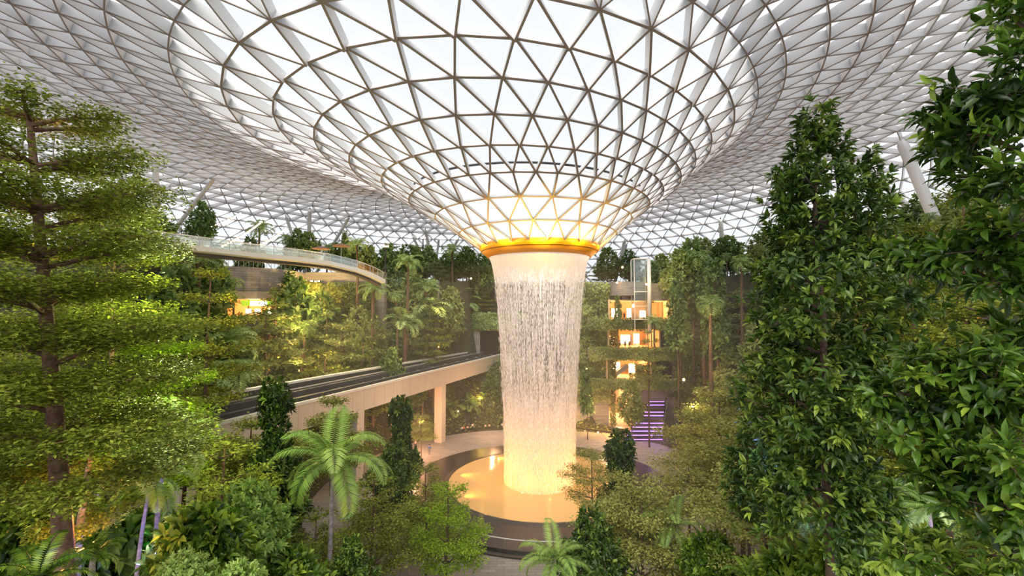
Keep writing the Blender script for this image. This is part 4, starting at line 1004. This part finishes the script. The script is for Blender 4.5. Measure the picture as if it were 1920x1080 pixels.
# --- hand placed trees and palms between the camera and the pool
L_ = [
 ('lay2', 225, 335, 27, 260, 'layered tree with olive crown just behind the large left-edge tree'),
 ('lay1', 100, 420, 34, 300, 'wide layered tree behind the trunk of the large left-edge tree'),
 ('lay4', 395, 505, 46, 200, 'layered tree below the left end of the curved footbridge'),
 ('lay3', 300, 590, 31, 250, 'lime-green layered tree glowing at left above the monorail end'),
 ('lay3', 250, 690, 27, 300, 'lower lime-green layered tree beneath the brightest one at left'),
 ('lay1', 40, 640, 24, 300, 'dark layered tree low behind the reddish trunk at the left edge'),
 ('lay5', 350, 755, 36, 200, 'flat-topped layered tree hiding the left end of the monorail'),
 ('lay5', 470, 790, 38, 200, 'small layered tree in front of the monorail left of the dark bushy tree'),
 ('lay2', 420, 835, 25, 300, 'shaded layered tree below the left feather palm'),
 ('palm2', 298, 790, 22, 190, 'feather palm with arching fronds in the left middle ground'),
 ('lay6', 150, 760, 19, 210, 'pale-trunked leaning tree lit orange behind the large reddish trunk'),
 ('palm2', 262, 880, 21, 160, 'slender palm with blue-lit trunk at lower left'),
 ('bus1', 517, 716, 36, 92, 'dark bushy glossy tree standing in front of the monorail at left'),
 ('bus2', 500, 850, 33, 150, 'dark leafy tree below the bushy glossy tree in front of the monorail'),
 ('palm1', 622, 835, 30, 235, 'big feather palm with bright fronds left of the pool'),
 ('lay5', 625, 748, 50, 170, 'small olive layered tree in front of the viaduct girder'),
 ('bus1', 752, 748, 56, 70, 'dark columnar tree left of the plaza pier'),
 ('bus2', 738, 830, 50, 100, 'dark round tree below the columnar tree left of the pool'),
 ('oli2', 790, 780, 77, 78, 'small layered tree on the plaza beside the man in blue'),
 ('lay4', 800, 874, 46, 130, 'layered tree overlapping the left edge of the pool'),
 ('lay3', 838, 915, 40, 175, 'bright green layered tree at the lower left of the pool'),
 ('lay2', 700, 895, 38, 190, 'pale layered tree between the big palm and the pool'),
 ('lay4', 590, 960, 30, 170, 'shaded layered tree under the big feather palm'),
 ('bus3', 462, 905, 24, 150, 'bright broad-leaved shrub at lower left of the big palm'),
 ('bus4', 385, 945, 20, 150, 'large-leaved shrub at the bottom left beside the blue-lit trunk'),
 ('bus3', 345, 1035, 17, 110, 'yellow-green shrub at the bottom edge, left of centre'),
 ('bus3', 445, 1055, 17, 120, 'yellow-green shrub at the bottom edge under the bright broad-leaved one'),
 ('bus4', 545, 1030, 24, 120, 'dark large-leaved shrub at the bottom below the big palm'),
 ('bus2', 660, 1010, 27, 90, 'dark leafy shrub-like tree at the bottom below the pale layered tree'),
 ('fern1', 60, 1045, 13, 210, 'dark feathery fern in the bottom left corner'),
 ('fern1', 175, 1010, 15, 110, 'yellowish fern beside the foot of the left reddish trunk'),
 ('palm1', 1042, 1035, 31, 150, 'feather palm at the bottom edge in front of the pool'),
 ('bus1', 1163, 812, 45, 88, 'dark bushy tree at the right edge of the pool'),
 ('oli2', 1110, 850, 42, 150, 'sparse layered tree reaching over the right edge of the pool'),
 ('oli1', 1205, 905, 34, 260, 'olive tree with bare pinkish twigs right of the bottom palm'),
 ('bus2', 1110, 960, 32, 130, 'dark leafy tree at the bottom between the palm and the olive tree'),
 ('oli1', 1350, 738, 52, 235, 'wide yellow-green layered tree below the violet stairs'),
 ('oli1', 1390, 795, 42, 300, 'wide olive layered tree left of the tall glossy tree'),
 ('oli2', 1290, 855, 46, 190, 'pale flat-topped tree in front of the plaza right of the pool'),
 ('oli2', 1400, 880, 30, 290, 'sparse grey-twigged tree at lower right left of the glossy trunk'),
 ('oli2', 1540, 905, 27, 260, 'sparse grey-twigged tree behind the foot of the glossy trunk'),
 ('palm2', 1255, 960, 34, 120, 'small feather palm behind the olive tree at the lower right'),
 ('palm2', 1350, 950, 32, 90, 'slim drooping palm among the dark trunks at lower right'),
 ('lay2', 1630, 850, 30, 240, 'shaded layered tree right of the glossy trunk'),
 ('lay1', 1700, 480, 38, 330, 'yellow-green layered tree behind the broad leaves, right of the glossy tree'),
 ('lay3', 1610, 410, 44, 190, 'golden-lit layered tree behind the right shoulder of the glossy tree'),
 ('lay2', 1800, 360, 44, 300, 'layered tree below the two slanting struts at right'),
 ('lay4', 1620, 600, 34, 260, 'layered tree behind the middle of the tall glossy tree'),
 ('lay1', 1850, 560, 30, 330, 'dim layered tree deep behind the broad-leaved foliage'),
 ('lay4', 1430, 660, 50, 200, 'layered tree left behind the tall glossy tree'),
 ('lay5', 1480, 700, 44, 260, 'flat olive layered tree behind the lower crown of the glossy tree'),
 ('lay4', 1760, 760, 26, 260, 'dark layered tree in the shade behind the lower broad leaves'),
 ('bus4', 1600, 1000, 22, 170, 'dark large-leaved shrub to the right of the glossy trunk'),
 ('bus4', 1480, 1030, 24, 140, 'dark large-leaved shrub to the left of the glossy trunk'),
 ('bus4', 1330, 1000, 30, 90, 'small leafy bush among the trunks at lower right'),
 ('fern1', 1395, 1055, 24, 100, 'bright green fern at the bottom among the dark trunks'),
 ('bus4', 1660, 900, 24, 170, 'dark large-leaved shrub under the shaded layered tree at right'),
 ('palm2', 1745, 930, 19, 150, 'palm with a violet-lit trunk at the lower right'),
 ('bus4', 130, 900, 22, 260, 'dark large-leaved shrub behind the reddish trunk at lower left'),
 ('bus4', 20, 800, 20, 220, 'dark large-leaved shrub at the left edge below the layered tiers'),
]
for kind, u, v, Y, wpx, lab in L_: put(kind, u, v, Y, wpx, lab)
# landmark plants further away
L2 = [
 ('fpalm1', 765, 487, 96, 60, 'feather palm with pale trunk rising above the right end of the footbridge'),
 ('fbus1', 765, 462, 112, 62, 'round dark tree with flared trunk in the upper garden left of the waterfall'),
 ('fbus1', 727, 460, 108, 48, 'dark tree behind the lamp post at the right end of the footbridge'),
 ('fbus2', 690, 462, 104, 52, 'round tree beside the yellow palm on the upper level behind the footbridge'),
 ('fpalm1', 672, 455, 94, 50, 'yellow-green palm on the upper level at the right end of the footbridge'),
 ('fbus3', 647, 435, 100, 16, 'slim dark column tree poking above the brown parasol'),
 ('fpalm2', 700, 520, 92, 60, 'bushy palm hanging below the right end of the footbridge'),
 ('fpalm2', 808, 545, 103.2, 95, 'large bright palm in the middle of the slope left of the waterfall'),
 ('fpalm2', 862, 540, 123.6, 85, 'large bright palm above the tunnel, nearest the waterfall on its left'),
 ('fpalm2', 760, 575, 93, 80, 'bright palm beside the lit window of the dark wall'),
 ('fpalm3', 746, 540, 92, 36, 'slim fan palm with long bare trunk left of the large bright palms'),
 ('fbus1', 1296, 452, 100, 74, 'large leafy tree on the right upper garden under the slanting strut'),
 ('fbus2', 1272, 470, 97, 60, 'golden-green tree beside the large leafy tree on the upper right'),
 ('fpalm3', 1316, 462, 94, 60, 'fan palm crown above the golden-green tree on the upper right'),
 ('fbus3', 1268, 515, 90, 36, 'green column tree right of the stone terrace on the right'),
 ('fbus3', 1340, 490, 86, 46, 'dense green column of leaves below the upright right strut'),
 ('fbus3', 1318, 488, 92, 24, 'dark blue-green conical tree beside the dense green column'),
 ('fpalm3', 1388, 475, 84, 50, 'tall fan palm left of the glossy tree at roof height'),
 ('fpalm3', 1330, 548, 80, 62, 'pale fan palm in the middle of the right slope'),
 ('fbus1', 1220, 492, 104, 44, 'round dark tree right of the glass lift'),
 ('fbus2', 1240, 478, 108, 44, 'round tree with open crown above the right stone wall'),
 ('fpalm2', 1226, 588, 93, 40, 'palm in front of the right end of the lit top gallery floor'),
 ('fpalm2', 505, 590, 82, 60, 'big palm on the left side of the golden creepers'),
 ('fpalm1', 395, 525, 72, 54, 'young palm in front of the left stone terrace, nearer the left edge'),
 ('fpalm1', 440, 528, 74, 44, 'young palm with drooping leaves before the right part of the left stone terrace'),
 ('fpalm2', 375, 462, 62, 80, 'dark palm at the left end of the white footbridge deck'),
 ('fbus1', 402, 480, 66, 66, 'drooping dark tree beneath the left end of the footbridge'),
 ('fpalm2', 430, 600, 62, 110, 'broad palm below the green shop fascia'),
 ('fbus1', 455, 620, 66, 60, 'dark bush right of the broad palm below the shop'),
 ('fpalm1', 445, 690, 55, 90, 'palm above the monorail at its left end'),
 ('fbus1', 533, 668, 78, 50, 'dark bushy tree at the foot of the golden creepers beside the track'),
 ('fbus3', 541, 508, 90, 30, 'slim conical tree on the golden creeper wall beneath the footbridge'),
 ('flay3', 520, 540, 86, 80, 'leafy tree at the top left of the golden creeper wall'),
 ('flay2', 640, 610, 84, 110, 'layered tree against the dark wall under the footbridge'),
 ('flay1', 700, 600, 90, 120, 'pale layered tree below the lit window of the dark wall'),
 ('flay3', 610, 660, 76, 120, 'yellow-green layered tree above the middle of the monorail track'),
 ('flay3', 680, 640, 84, 100, 'small layered tree close above the monorail track left of the pier'),
 ('fbus1', 735, 655, 84, 44, 'dark green bush just above the monorail track'),
 ('fbus3', 920, 706, 106.5, 34, 'yellow-lit conical tree under the viaduct left of the waterfall'),
 ('fbus3', 1100, 688, 93, 22, 'golden lit column shrub right of the waterfall'),
 ('fpalm2', 848, 742, 103.5, 64, 'yellow-lit palm behind the plaza pier'),
 ('fpalm2', 885, 740, 105, 50, 'yellow-lit palm under the viaduct between pier and conical tree'),
 ('fbus2', 1183, 716, 88, 46, 'dark green tree in front of the ground corridor left of the violet stairs'),
 ('fbus3', 1158, 556, 98, 14, 'golden lit column shrub at the left end of the top gallery floor'),
 ('flay1', 1215, 620, 88, 70, 'layered tree right of the second gallery floor'),
 ('fbus1', 380, 380, 62, 46, 'dark tree crown at the foot of the slanting strut at left'),
 ('fbus1', 470, 448, 96, 46, 'dark tree behind the left part of the footbridge'),
 ('fbus1', 560, 432, 104, 46, 'dark tree between the white slanting strut and the thick upright strut'),
]
for kind, u, v, Y, wpx, lab in L2: put(kind, u, v, Y, wpx, lab, base=20 if Y == 103.2 else 25 if Y == 123.6 else None)

L3 = [('fpalm2', 800, 520, 103.5, 62, 20, 'bright palm on the planted ledge, left of its row'), ('fbus2', 775, 512, 104, 60, 20, 'round tree at the left end of the planted ledge'), ('fpalm2', 782, 575, 102.6, 60, 20, 'low bright palm hanging over the front of the planted ledge'),
      ('fbus1', 800, 560, 102.8, 44, 20, 'dark small tree on the planted ledge behind the monorail'), ('flay3', 815, 585, 101, 60, 9.5, 'layered tree in front of the right end of the planted ledge'), ('flay1', 795, 610, 99, 70, 9.5, 'layered tree below the planted ledge above the track'),
      ('flay2', 880, 468, 126, 60, 25, 'layered tree above the tunnel mouth, nearest the waterfall'), ('fbus1', 905, 480, 127, 44, 25, 'dark tree above the tunnel mouth beside the waterfall'), ('flay1', 850, 490, 126, 60, 25, 'layered tree above the tunnel mouth, left of the dark one'),
      ('fbus2', 835, 500, 127.5, 50, 25, 'round tree at the left end of the garden above the tunnel'), ('fpalm2', 870, 560, 125, 50, 25, 'low palm at the edge above the tunnel mouth'), ('flay3', 905, 540, 125, 50, 25, 'bright layered tree low above the tunnel mouth'),
      ('fbus3', 890, 560, 125.5, 24, 25, 'grey-green conical shrub above the tunnel mouth'), ('fbus1', 855, 560, 122.8, 40, 14, 'dark tree beside the left jamb of the tunnel'), ('flay1', 870, 590, 122.5, 50, 13, 'layered tree in front of the left jamb of the tunnel'),
      ('fpalm2', 838, 585, 117, 60, 12.5, 'bright palm at the foot of the tunnel wall'), ('flay2', 815, 545, 112, 60, 12.5, 'tall flat-topped tree between ledge and tunnel'), ('fbus2', 845, 540, 114, 54, 12.5, 'tall round tree between ledge and tunnel')]
for kind, u, v, Y, wpx, b_, lab in L3: put(kind, u, v, Y, wpx, lab, base=b_)
# --- rows of trees on the far slopes and in the upper garden
rngt = random.Random(77); auto = []
ROWS = [(34.5, 'the lowest row by the plaza', 6.5, (7, 10)), (39.5, 'the second row of the slope', 6.0, (8, 12)), (44.5, 'the third row of the slope', 5.5, (12, 17)), (48.8, 'the top row under the cliff', 5.0, (15, 20)),
        (54.5, 'the front row of the upper garden', 6.0, (5.5, 9.5)), (61, 'the second row of the upper garden', 6.5, (7, 11)), (69, 'the third row of the upper garden', 7.0, (8, 12)), (77, 'the back row of the upper garden', 8.0, (5, 8))]
KINDS = {'flay1': 'layered tree', 'flay2': 'flat-topped tree', 'flay3': 'bright layered tree', 'fbus1': 'dark glossy tree', 'fbus2': 'round green tree', 'fbus3': 'narrow conical tree', 'fpalm1': 'tall feather palm', 'fpalm2': 'low bushy palm', 'fpalm3': 'slim fan palm'}
def blocked(x, y):
    if 19 < x < 38.5 and 84 < y < 130: return True                      # gallery front and the stairs
    if 21 < x < 36 and 84 < y < 108: return True
    if -62 < x < -43 and 70 < y < 99.5: return True                     # left shop
    if abs(x - mono(y, 3.5).x) < 6.2 and y < 124: return True           # monorail
    if -12 < x < 6 and 103 < y < 127: return True
    return False
for R_, rowname, sp, hh in ROWS:
    n = int(2 * PI * R_ / sp)
    for i in range(n):
        t = 2 * PI * i / n + rngt.uniform(-.3, .3) * sp / R_; rr = R_ + rngt.uniform(-1.3, 1.3)
        x = VX + rr * math.sin(t); y = VY - rr * math.cos(t)
        if y < 46 or blocked(x, y): continue
        if R_ < 37 and -17 < x < 14 and y > 90: continue                # the benches behind the pool
        u = 960 + F * x / y
        if u < -40 or u > 1960: continue
        if 1125 < u < 1262 and y < 103 and R_ < 52: continue            # the galleries stay in view
        if abs(math.degrees(t) % 360 - 180) > 112: continue
        q = rngt.random(); up = R_ > 52
        if up: kind = 'fbus1' if q < .38 else 'fbus2' if q < .55 else 'fpalm1' if q < .68 else 'flay2' if q < .82 else 'fpalm3' if q < .92 else 'flay1'
        else: kind = 'flay1' if q < .27 else 'flay2' if q < .47 else 'flay3' if q < .64 else 'fbus1' if q < .74 else 'fbus2' if q < .82 else 'fpalm2' if q < .94 else 'fpalm3'
        h = rngt.uniform(*hh)
        if kind == 'fpalm2': h *= .62
        w0 = proto(kind)[2]; wd = w0 * (h / proto(kind)[1]) ** .7 * rngt.uniform(.85, 1.15)
        g = float(ground_z(x, y))
        auto.append((kind, rowname, u, place(kind, x, y, g + h, wd, rngt.uniform(0, 6.28))))
ORD = 'first second third fourth fifth sixth seventh eighth ninth tenth eleventh twelfth thirteenth fourteenth fifteenth sixteenth seventeenth eighteenth nineteenth twentieth'.split()
from collections import defaultdict
grp = defaultdict(list)
for kind, row, u, r in auto: grp[(kind, row, 'left' if u < 1013 else 'right')].append((abs(u - 1013), r))
for (kind, row, side), lst in grp.items():
    lst.sort(key=lambda q: q[0])
    for i, (_, r) in enumerate(lst):
        tag(r, '%s, %s %s of the waterfall in %s' % (KINDS[kind], ORD[min(i, 19)], side, row), 'palm' if 'palm' in kind else 'tree', 'trees on the far slopes' if 'slope' in row or 'plaza' in row or 'cliff' in row else 'trees of the upper garden')

# --- creepers on the walls and undergrowth on the soil (nobody could count them)
def creeper(x0, x1, y0, y1, z0, z1, n, thick, size, label, mt='leaf_vine', seed=1, name='creeper', front=True):
    rng = np.random.default_rng(seed); s = rng.uniform(0, 1, n); zz = rng.uniform(z0, z1, n)
    x = x0 + (x1 - x0) * s; y = y0 + (y1 - y0) * s
    bulge = (.35 + .65 * np.abs(np.sin(x * .8 + zz * .5) * np.cos(zz * .9 - x * .3))) * thick * rng.uniform(.3, 1, n)
    P = np.c_[x, y - bulge, zz]; D = np.c_[rng.normal(0, .6, n), rng.normal(-.4, .3, n), rng.normal(-.6, .5, n)]; N = np.c_[rng.normal(0, .5, n), -np.ones(n), .6 + rng.normal(0, .4, n)]
    me = leaves(name, M[mt], P, D, N, size * rng.uniform(.6, 1.4, n), size * .6 * rng.uniform(.7, 1.3, n), .5 + .25 * np.sin(x * .5 + zz * .7) + rng.normal(0, .2, n))
    o = link_mesh(name, me); tag(o, label, 'creeper', kind='stuff'); return o
creeper(-45, -29.5, 97.8, 97.8, 11, 32.6, 9000, 2.6, .62, 'golden-lit creepers covering the dark stone wall beneath the footbridge', seed=1)
creeper(-45.2, -44.6, 90, 98, 11, 33, 2600, 1.2, .6, 'golden creepers on the return wall beside the shop', seed=2)
creeper(-28.5, -17.5, 105.8, 105.8, 19, 34, 4500, 1.8, .6, 'dark creepers on the wall above the tunnel side', 'leaf_fardark', seed=3)
creeper(-30, -19.2, 101.3, 101.3, 10, 20.5, 2500, 1.2, .6, 'creepers hanging down the planted ledge behind the monorail', 'leaf_far', seed=12)
creeper(-14, 4, 120.8, 120.8, 21.5, 26, 2500, 1.0, .6, 'creepers hanging over the tunnel mouth', 'leaf_fardark', seed=13)
creeper(12.5, 22.2, 103, 102.6, 6, 33, 5200, 2.2, .62, 'creepers on the wall between waterfall and lit galleries', 'leaf_far', seed=4)
creeper(36.5, 50, 103, 102.8, 4, 33, 5200, 2.2, .62, 'creepers on the wall right of the lit galleries', 'leaf_far', seed=5)
creeper(17, 36.8, 99.5, 99.5, 22.2, 24.9, 1900, .6, .5, 'planting hanging over the edge of the top gallery floor', 'leaf_far', seed=6)
creeper(17, 36.8, 99.5, 99.5, 15.6, 18.5, 1900, .6, .5, 'planting hanging over the edge of the second gallery floor', 'leaf_far', seed=7)
creeper(17, 36.8, 99.5, 99.5, 9.2, 11.6, 1900, .6, .5, 'planting hanging over the edge of the third gallery floor', 'leaf_far', seed=8)
for i, (x0, x1, z0, z1) in enumerate(((22.4, 24.2, 18.0, 22.2), (22.0, 23.6, 11, 15.4), (28.2, 31.5, 11, 14.0), (22.2, 23.4, .2, 9.0))):
    creeper(x0, x1, 103, 103, z0, z1, 700, .8, .42, ['orange-lit creeper screen at the left end of the second gallery floor', 'orange-lit creeper screen at the left end of the third gallery floor', 'lit creeper screen at the right of the third gallery floor', 'lit creeper screen beside the ground corridor'][i], seed=20 + i)
rng = np.random.default_rng(9)
def undergrowth(n, r0, r1, th0, th1, size, label, mt, seed):
    rng = np.random.default_rng(seed); t = np.radians(rng.uniform(th0, th1, n)); r = np.sqrt(rng.uniform(r0 * r0, r1 * r1, n)); x = VX + r * np.sin(t); y = VY - r * np.cos(t)
    k = (y > 6) & ~((x > 21) & (x < 37) & (y > 86) & (y < 126)); x, y = x[k], y[k]; n = len(x)
    h = (.25 + np.abs(np.sin(x * .9) * np.cos(y * .8 + x * .3))) * 1.5 * rng.uniform(0, 1, n)
    P = np.c_[x, y, ground_z(x, y) + h]; a = rng.uniform(0, 6.28, n); D = np.c_[np.cos(a), np.sin(a), rng.uniform(-.2, .8, n)]; N = np.c_[rng.normal(0, .4, (n, 2)), np.ones(n)]
    me = leaves('undergrowth', M[mt], P, D, N, size * rng.uniform(.6, 1.4, n), size * .5 * rng.uniform(.7, 1.3, n), .45 + .2 * np.sin(x * .4 + y * .5) + rng.normal(0, .2, n))
    o = link_mesh('undergrowth', me); tag(o, label, 'undergrowth', kind='stuff')
undergrowth(16000, 33, 52, 100, 260, .62, 'low undergrowth covering the far slopes around the plaza', 'leaf_far', 31)
undergrowth(9000, 33, 54, 55, 100, .55, 'low undergrowth on the right slope', 'leaf_far', 32)
undergrowth(9000, 33, 54, 260, 305, .55, 'low undergrowth on the left slope', 'leaf_far', 33)
undergrowth(14000, 33, 62, -55, 55, .5, 'dark undergrowth on the near forest floor', 'leaf_big', 34)
undergrowth(9000, 53, 85, 95, 265, .7, 'low planting between the trees of the upper garden', 'leaf_fardark', 35)

# ------------------------------------------------------------------ coloured garden lamps low in the near forest
for u, v, Y, e, col in ((262, 1020, 19.3, 200, (.25, .25, 1)), (165, 960, 17.2, 260, (1, .42, .08)), (296, 1010, 19.2, 12, (1, .4, .05)), (300, 1040, 23, 160, (.1, 1, .5)), (655, 1010, 28, 50, (.25, .3, 1)), (640, 960, 27, 14, (1, .45, .1)),
                        (1745, 985, 18, 110, (.35, .25, 1)), (1585, 1000, 24, 120, (.3, .35, 1)), (1500, 960, 26, 60, (.2, .5, 1)), (1420, 850, 24, 60, (.25, .4, 1)), (1470, 960, 28, 50, (.1, .9, .5)), (1860, 830, 11, 40, (1, .4, .05)),
                        (80, 330, 19, 160, (1, .45, .1)), (60, 470, 18, 120, (1, .42, .08)), (1630, 470, 36, 160, (1, .5, .1)), (420, 560, 44, 260, (1, .7, .2)), (1300, 760, 56, 350, (1, .75, .3)), (500, 700, 60, 200, (.9, .8, .4)),
                        (1240, 790, 60, 300, (1, .7, .3))):
    light('POINT', 'garden_lamp', W(u, v, Y), e, col, .03)
light('POINT', 'lime_lamp', W(350, 590, 25), 1900, (.85, 1, .30), .05)

# orange-lit corner of a building at the lower left
pb = W(60, 960, 24); o = MB(); o.box((pb.x - 9, 24, 6), (pb.x + 2.5, 27, pb.z + 1.8)); o = o.build('wall_left', M['soffit']); o['kind'] = 'structure'
o = MB(); o.beam((pb.x - 6, 23.6, pb.z - 1.2), (pb.x + 2.6, 23.6, pb.z + .3), .3, .22); o = o.build('light_strip', M['lamp_blue']); tag(o, 'blue glowing light strip along the orange wall at lower left', 'light strip')
light('POINT', 'wall_lamp', (pb.x - 2, 22.6, pb.z + 2.0), 160, (1, .42, .12), .2)
# litter bin beside the pier
pq = Zp(819, 826, 0); o = MB(); o.lathe([(.01, 1.1), (.4, 1.1), (.42, 0)], (0, 0), 12); o = o.build('litter_bin', M['dark_metal']); o.location = (pq.x, pq.y, 0); tag(o, 'dark round litter bin beside the plaza pier', 'bin')


# ------------------------------------------------------------------ people
def person_mesh(pose, seed=0):
    """one continuous skinned body; returns evaluated meshes (body, shirt, trousers, hair)"""
    J = {}
    def P(n, *c): J[n] = Vector(c)
    if pose == 'sit':
        P('hip', 0, 0, .50); P('chest', 0, .06, .82); P('neck', 0, .04, 1.06); P('head', 0, .0, 1.24)
        for s, q in ((-1, 'l'), (1, 'r')):
            P('hipj' + q, .09 * s, 0, .50); P('kn' + q, .13 * s, -.42, .52); P('an' + q, .13 * s, -.44, .10); P('to' + q, .14 * s, -.60, .05)
            P('sh' + q, .18 * s, .05, 1.0); P('el' + q, .24 * s, -.02, .74); P('ha' + q, .14 * s, -.26, .64)
    else:
        st = .16 if pose == 'walk' else .03
        P('hip', 0, 0, .93); P('chest', 0, .0, 1.25); P('neck', 0, .0, 1.47); P('head', 0, -.02, 1.63)
        for s, q in ((-1, 'l'), (1, 'r')):
            P('hipj' + q, .09 * s, 0, .90); P('kn' + q, .10 * s, -st * s * .8 - .02, .50); P('an' + q, .10 * s, -st * s * 1.4 + .03, .09); P('to' + q, .11 * s, -st * s * 1.4 - .14, .04)
            P('sh' + q, .19 * s, 0, 1.41); P('el' + q, .25 * s, .02 + st * s * .5, 1.14); P('ha' + q, .24 * s, -.06 + st * s, .90)
    names = list(J); rad = dict(hip=.13, chest=.145, neck=.055, head=.10)
    rad.update({a + q: b for q in 'lr' for a, b in (('hipj', .095), ('kn', .062), ('an', .042), ('to', .032), ('sh', .062), ('el', .042), ('ha', .034))})
    E = [('hip', 'chest'), ('chest', 'neck'), ('neck', 'head')] + [(a + q, b + q) for q in 'lr' for a, b in (('hipj', 'kn'), ('kn', 'an'), ('an', 'to'), ('sh', 'el'), ('el', 'ha'))] + [('hip', 'hipj' + q) for q in 'lr'] + [('chest', 'sh' + q) for q in 'lr']
    def skin(sub, grow, nm):
        idx = {n: i for i, n in enumerate(sub)}; me = bpy.data.meshes.new(nm)
        me.from_pydata([J[n] for n in sub], [(idx[a], idx[b]) for a, b in E if a in idx and b in idx], []); o = bpy.data.objects.new(nm, me); C.objects.link(o)
        o.modifiers.new('s', 'SKIN'); sv = me.skin_vertices[0].data
        for n, i in idx.items(): sv[i].radius = (rad[n] * grow,) * 2
        sv[0].use_root = True; o.modifiers.new('u', 'SUBSURF').levels = 1
        dg = bpy.context.evaluated_depsgraph_get(); m2 = bpy.data.meshes.new_from_object(o.evaluated_get(dg)); bpy.data.objects.remove(o)
        m2.name = nm; m2.polygons.foreach_set('use_smooth', [True] * len(m2.polygons)); return m2
    body = skin(names, 1, 'body')
    shirt = skin(['hip', 'chest'] + [a + q for q in 'lr' for a in ('sh', 'el')], 1.18, 'shirt')
    tro = skin(['hip'] + [a + q for q in 'lr' for a in ('hipj', 'kn', 'an')], 1.2, 'trousers')
    h = MB(); c = J['head']; h.sphere((c.x, c.y + .025, c.z + .045), .108, n=10); ho = h.build('hair', M['dark_metal']); hair = ho.data; bpy.data.objects.remove(ho)
    return body, shirt, tro, hair
PM = {k: person_mesh(k) for k in ('stand', 'walk', 'sit')}
CL = {}
def cloth(c):
    if c not in CL: CL[c] = mat('cloth_%d' % len(CL), c, .85)
    return CL[c]
M['hair'] = mat('hair', (.02, .015, .012), .6)
def person(pose, x, y, z, rz, sc, tc, label, group=None, s=1.0):
    r = empty('person', (x, y, z), rz); r.scale = (s, s, s)
    for nm, me, m_ in zip(('body', 'shirt', 'trousers', 'hair'), PM[pose], (M['skin'], cloth(sc), cloth(tc), M['hair'])):
        o = link_mesh(nm, me, r); me.materials.clear() if False else None
        if not me.materials: me.materials.append(None)
        o.material_slots[0].link = 'OBJECT'; o.material_slots[0].material = m_
    tag(r, label, 'person', group); return r
BL, WH, RD, DK, GR, PK = (.05, .16, .5), (.75, .74, .72), (.6, .08, .05), (.03, .03, .04), (.25, .25, .27), (.7, .4, .38)
p = Zp(805, 853, 0); person('stand', p.x, p.y, .02, PI + .3, BL, GR, 'person in a blue shirt standing on the plaza left of the pool, seen from behind', s=1.08)
p = Zp(779, 842, 0); person('walk', p.x, p.y, .02, 1.2, PK, DK, 'person in a pink top walking behind the small plaza tree')
for i, (u, v, sc, lab) in enumerate(((858, 800, WH, 'seated person in white, leftmost on the curved bench'), (864, 801, RD, 'seated person in red on the curved bench near the pier'), (871, 800, PK, 'seated person in pink beside the one in red'),
                                     (905, 796, WH, 'seated person in white in the middle of the curved bench'), (912, 795, (.55, .45, .3), 'seated person in beige right of the bench middle'), (936, 791, WH, 'seated person in white at the right end of the bench by the waterfall'),
                                     (943, 790, GR, 'seated person in grey next to the waterfall on the curved bench'))):
    p = Zp(u, v, .5); a = math.atan2(p.x - VX, -(p.y - VY)); x = VX + 33.55 * math.sin(a); y = VY - 33.55 * math.cos(a)
    person('sit', x, y, .02, a + PI, sc, DK, lab)
p = Zp(886, 808, 0); person('stand', p.x, p.y, .02, .2, WH, DK, 'standing person in white in front of the curved bench')
p = Zp(879, 806, 0); person('walk', p.x, p.y, .02, 2.2, GR, DK, 'walking person in grey left of the standing one in white')
for u, zf, sc, lab in ((1162, 18.0, WH, 'person in white on the second gallery floor, leftmost'), (1172, 18.0, DK, 'person in dark clothes on the second gallery floor'), (1180, 18.0, GR, 'person in grey beside the lift on the second gallery floor'),
                       (1171, 24.3, DK, 'person in dark clothes on the top gallery floor'), (1181, 11.0, DK, 'person in dark clothes at the top of the escalator')):
    p = W(u, 640, 101.9); person('stand', p.x, 101.9, zf, .3, sc, DK, lab)
for u, v, sc, lab in ((1135, 772, WH, 'person in white at the left of the ground corridor'), (1143, 765, PK, 'person in pink in the ground corridor'), (1160, 748, DK, 'person in dark clothes far inside the ground corridor')):
    p = Zp(u, v, .04); person('walk', p.x, p.y, .04, .6, sc, DK, lab)
p = Zp(1000, 1040, 0); q = Zp(675, 992, 0)
person('stand', q.x, q.y, .02, .8, DK, DK, 'person in dark clothes on the paving between the trees left of the pool'); q = Zp(683, 994, 0); person('stand', q.x, q.y, .02, -.6, (.08, .09, .12), DK, 'second dark-clothed person close beside the first between the trees')
person('stand', W(449, 590, 87.4).x, 87.4, 24.42, .4, RD, DK, 'person in red in front of the green shop front')
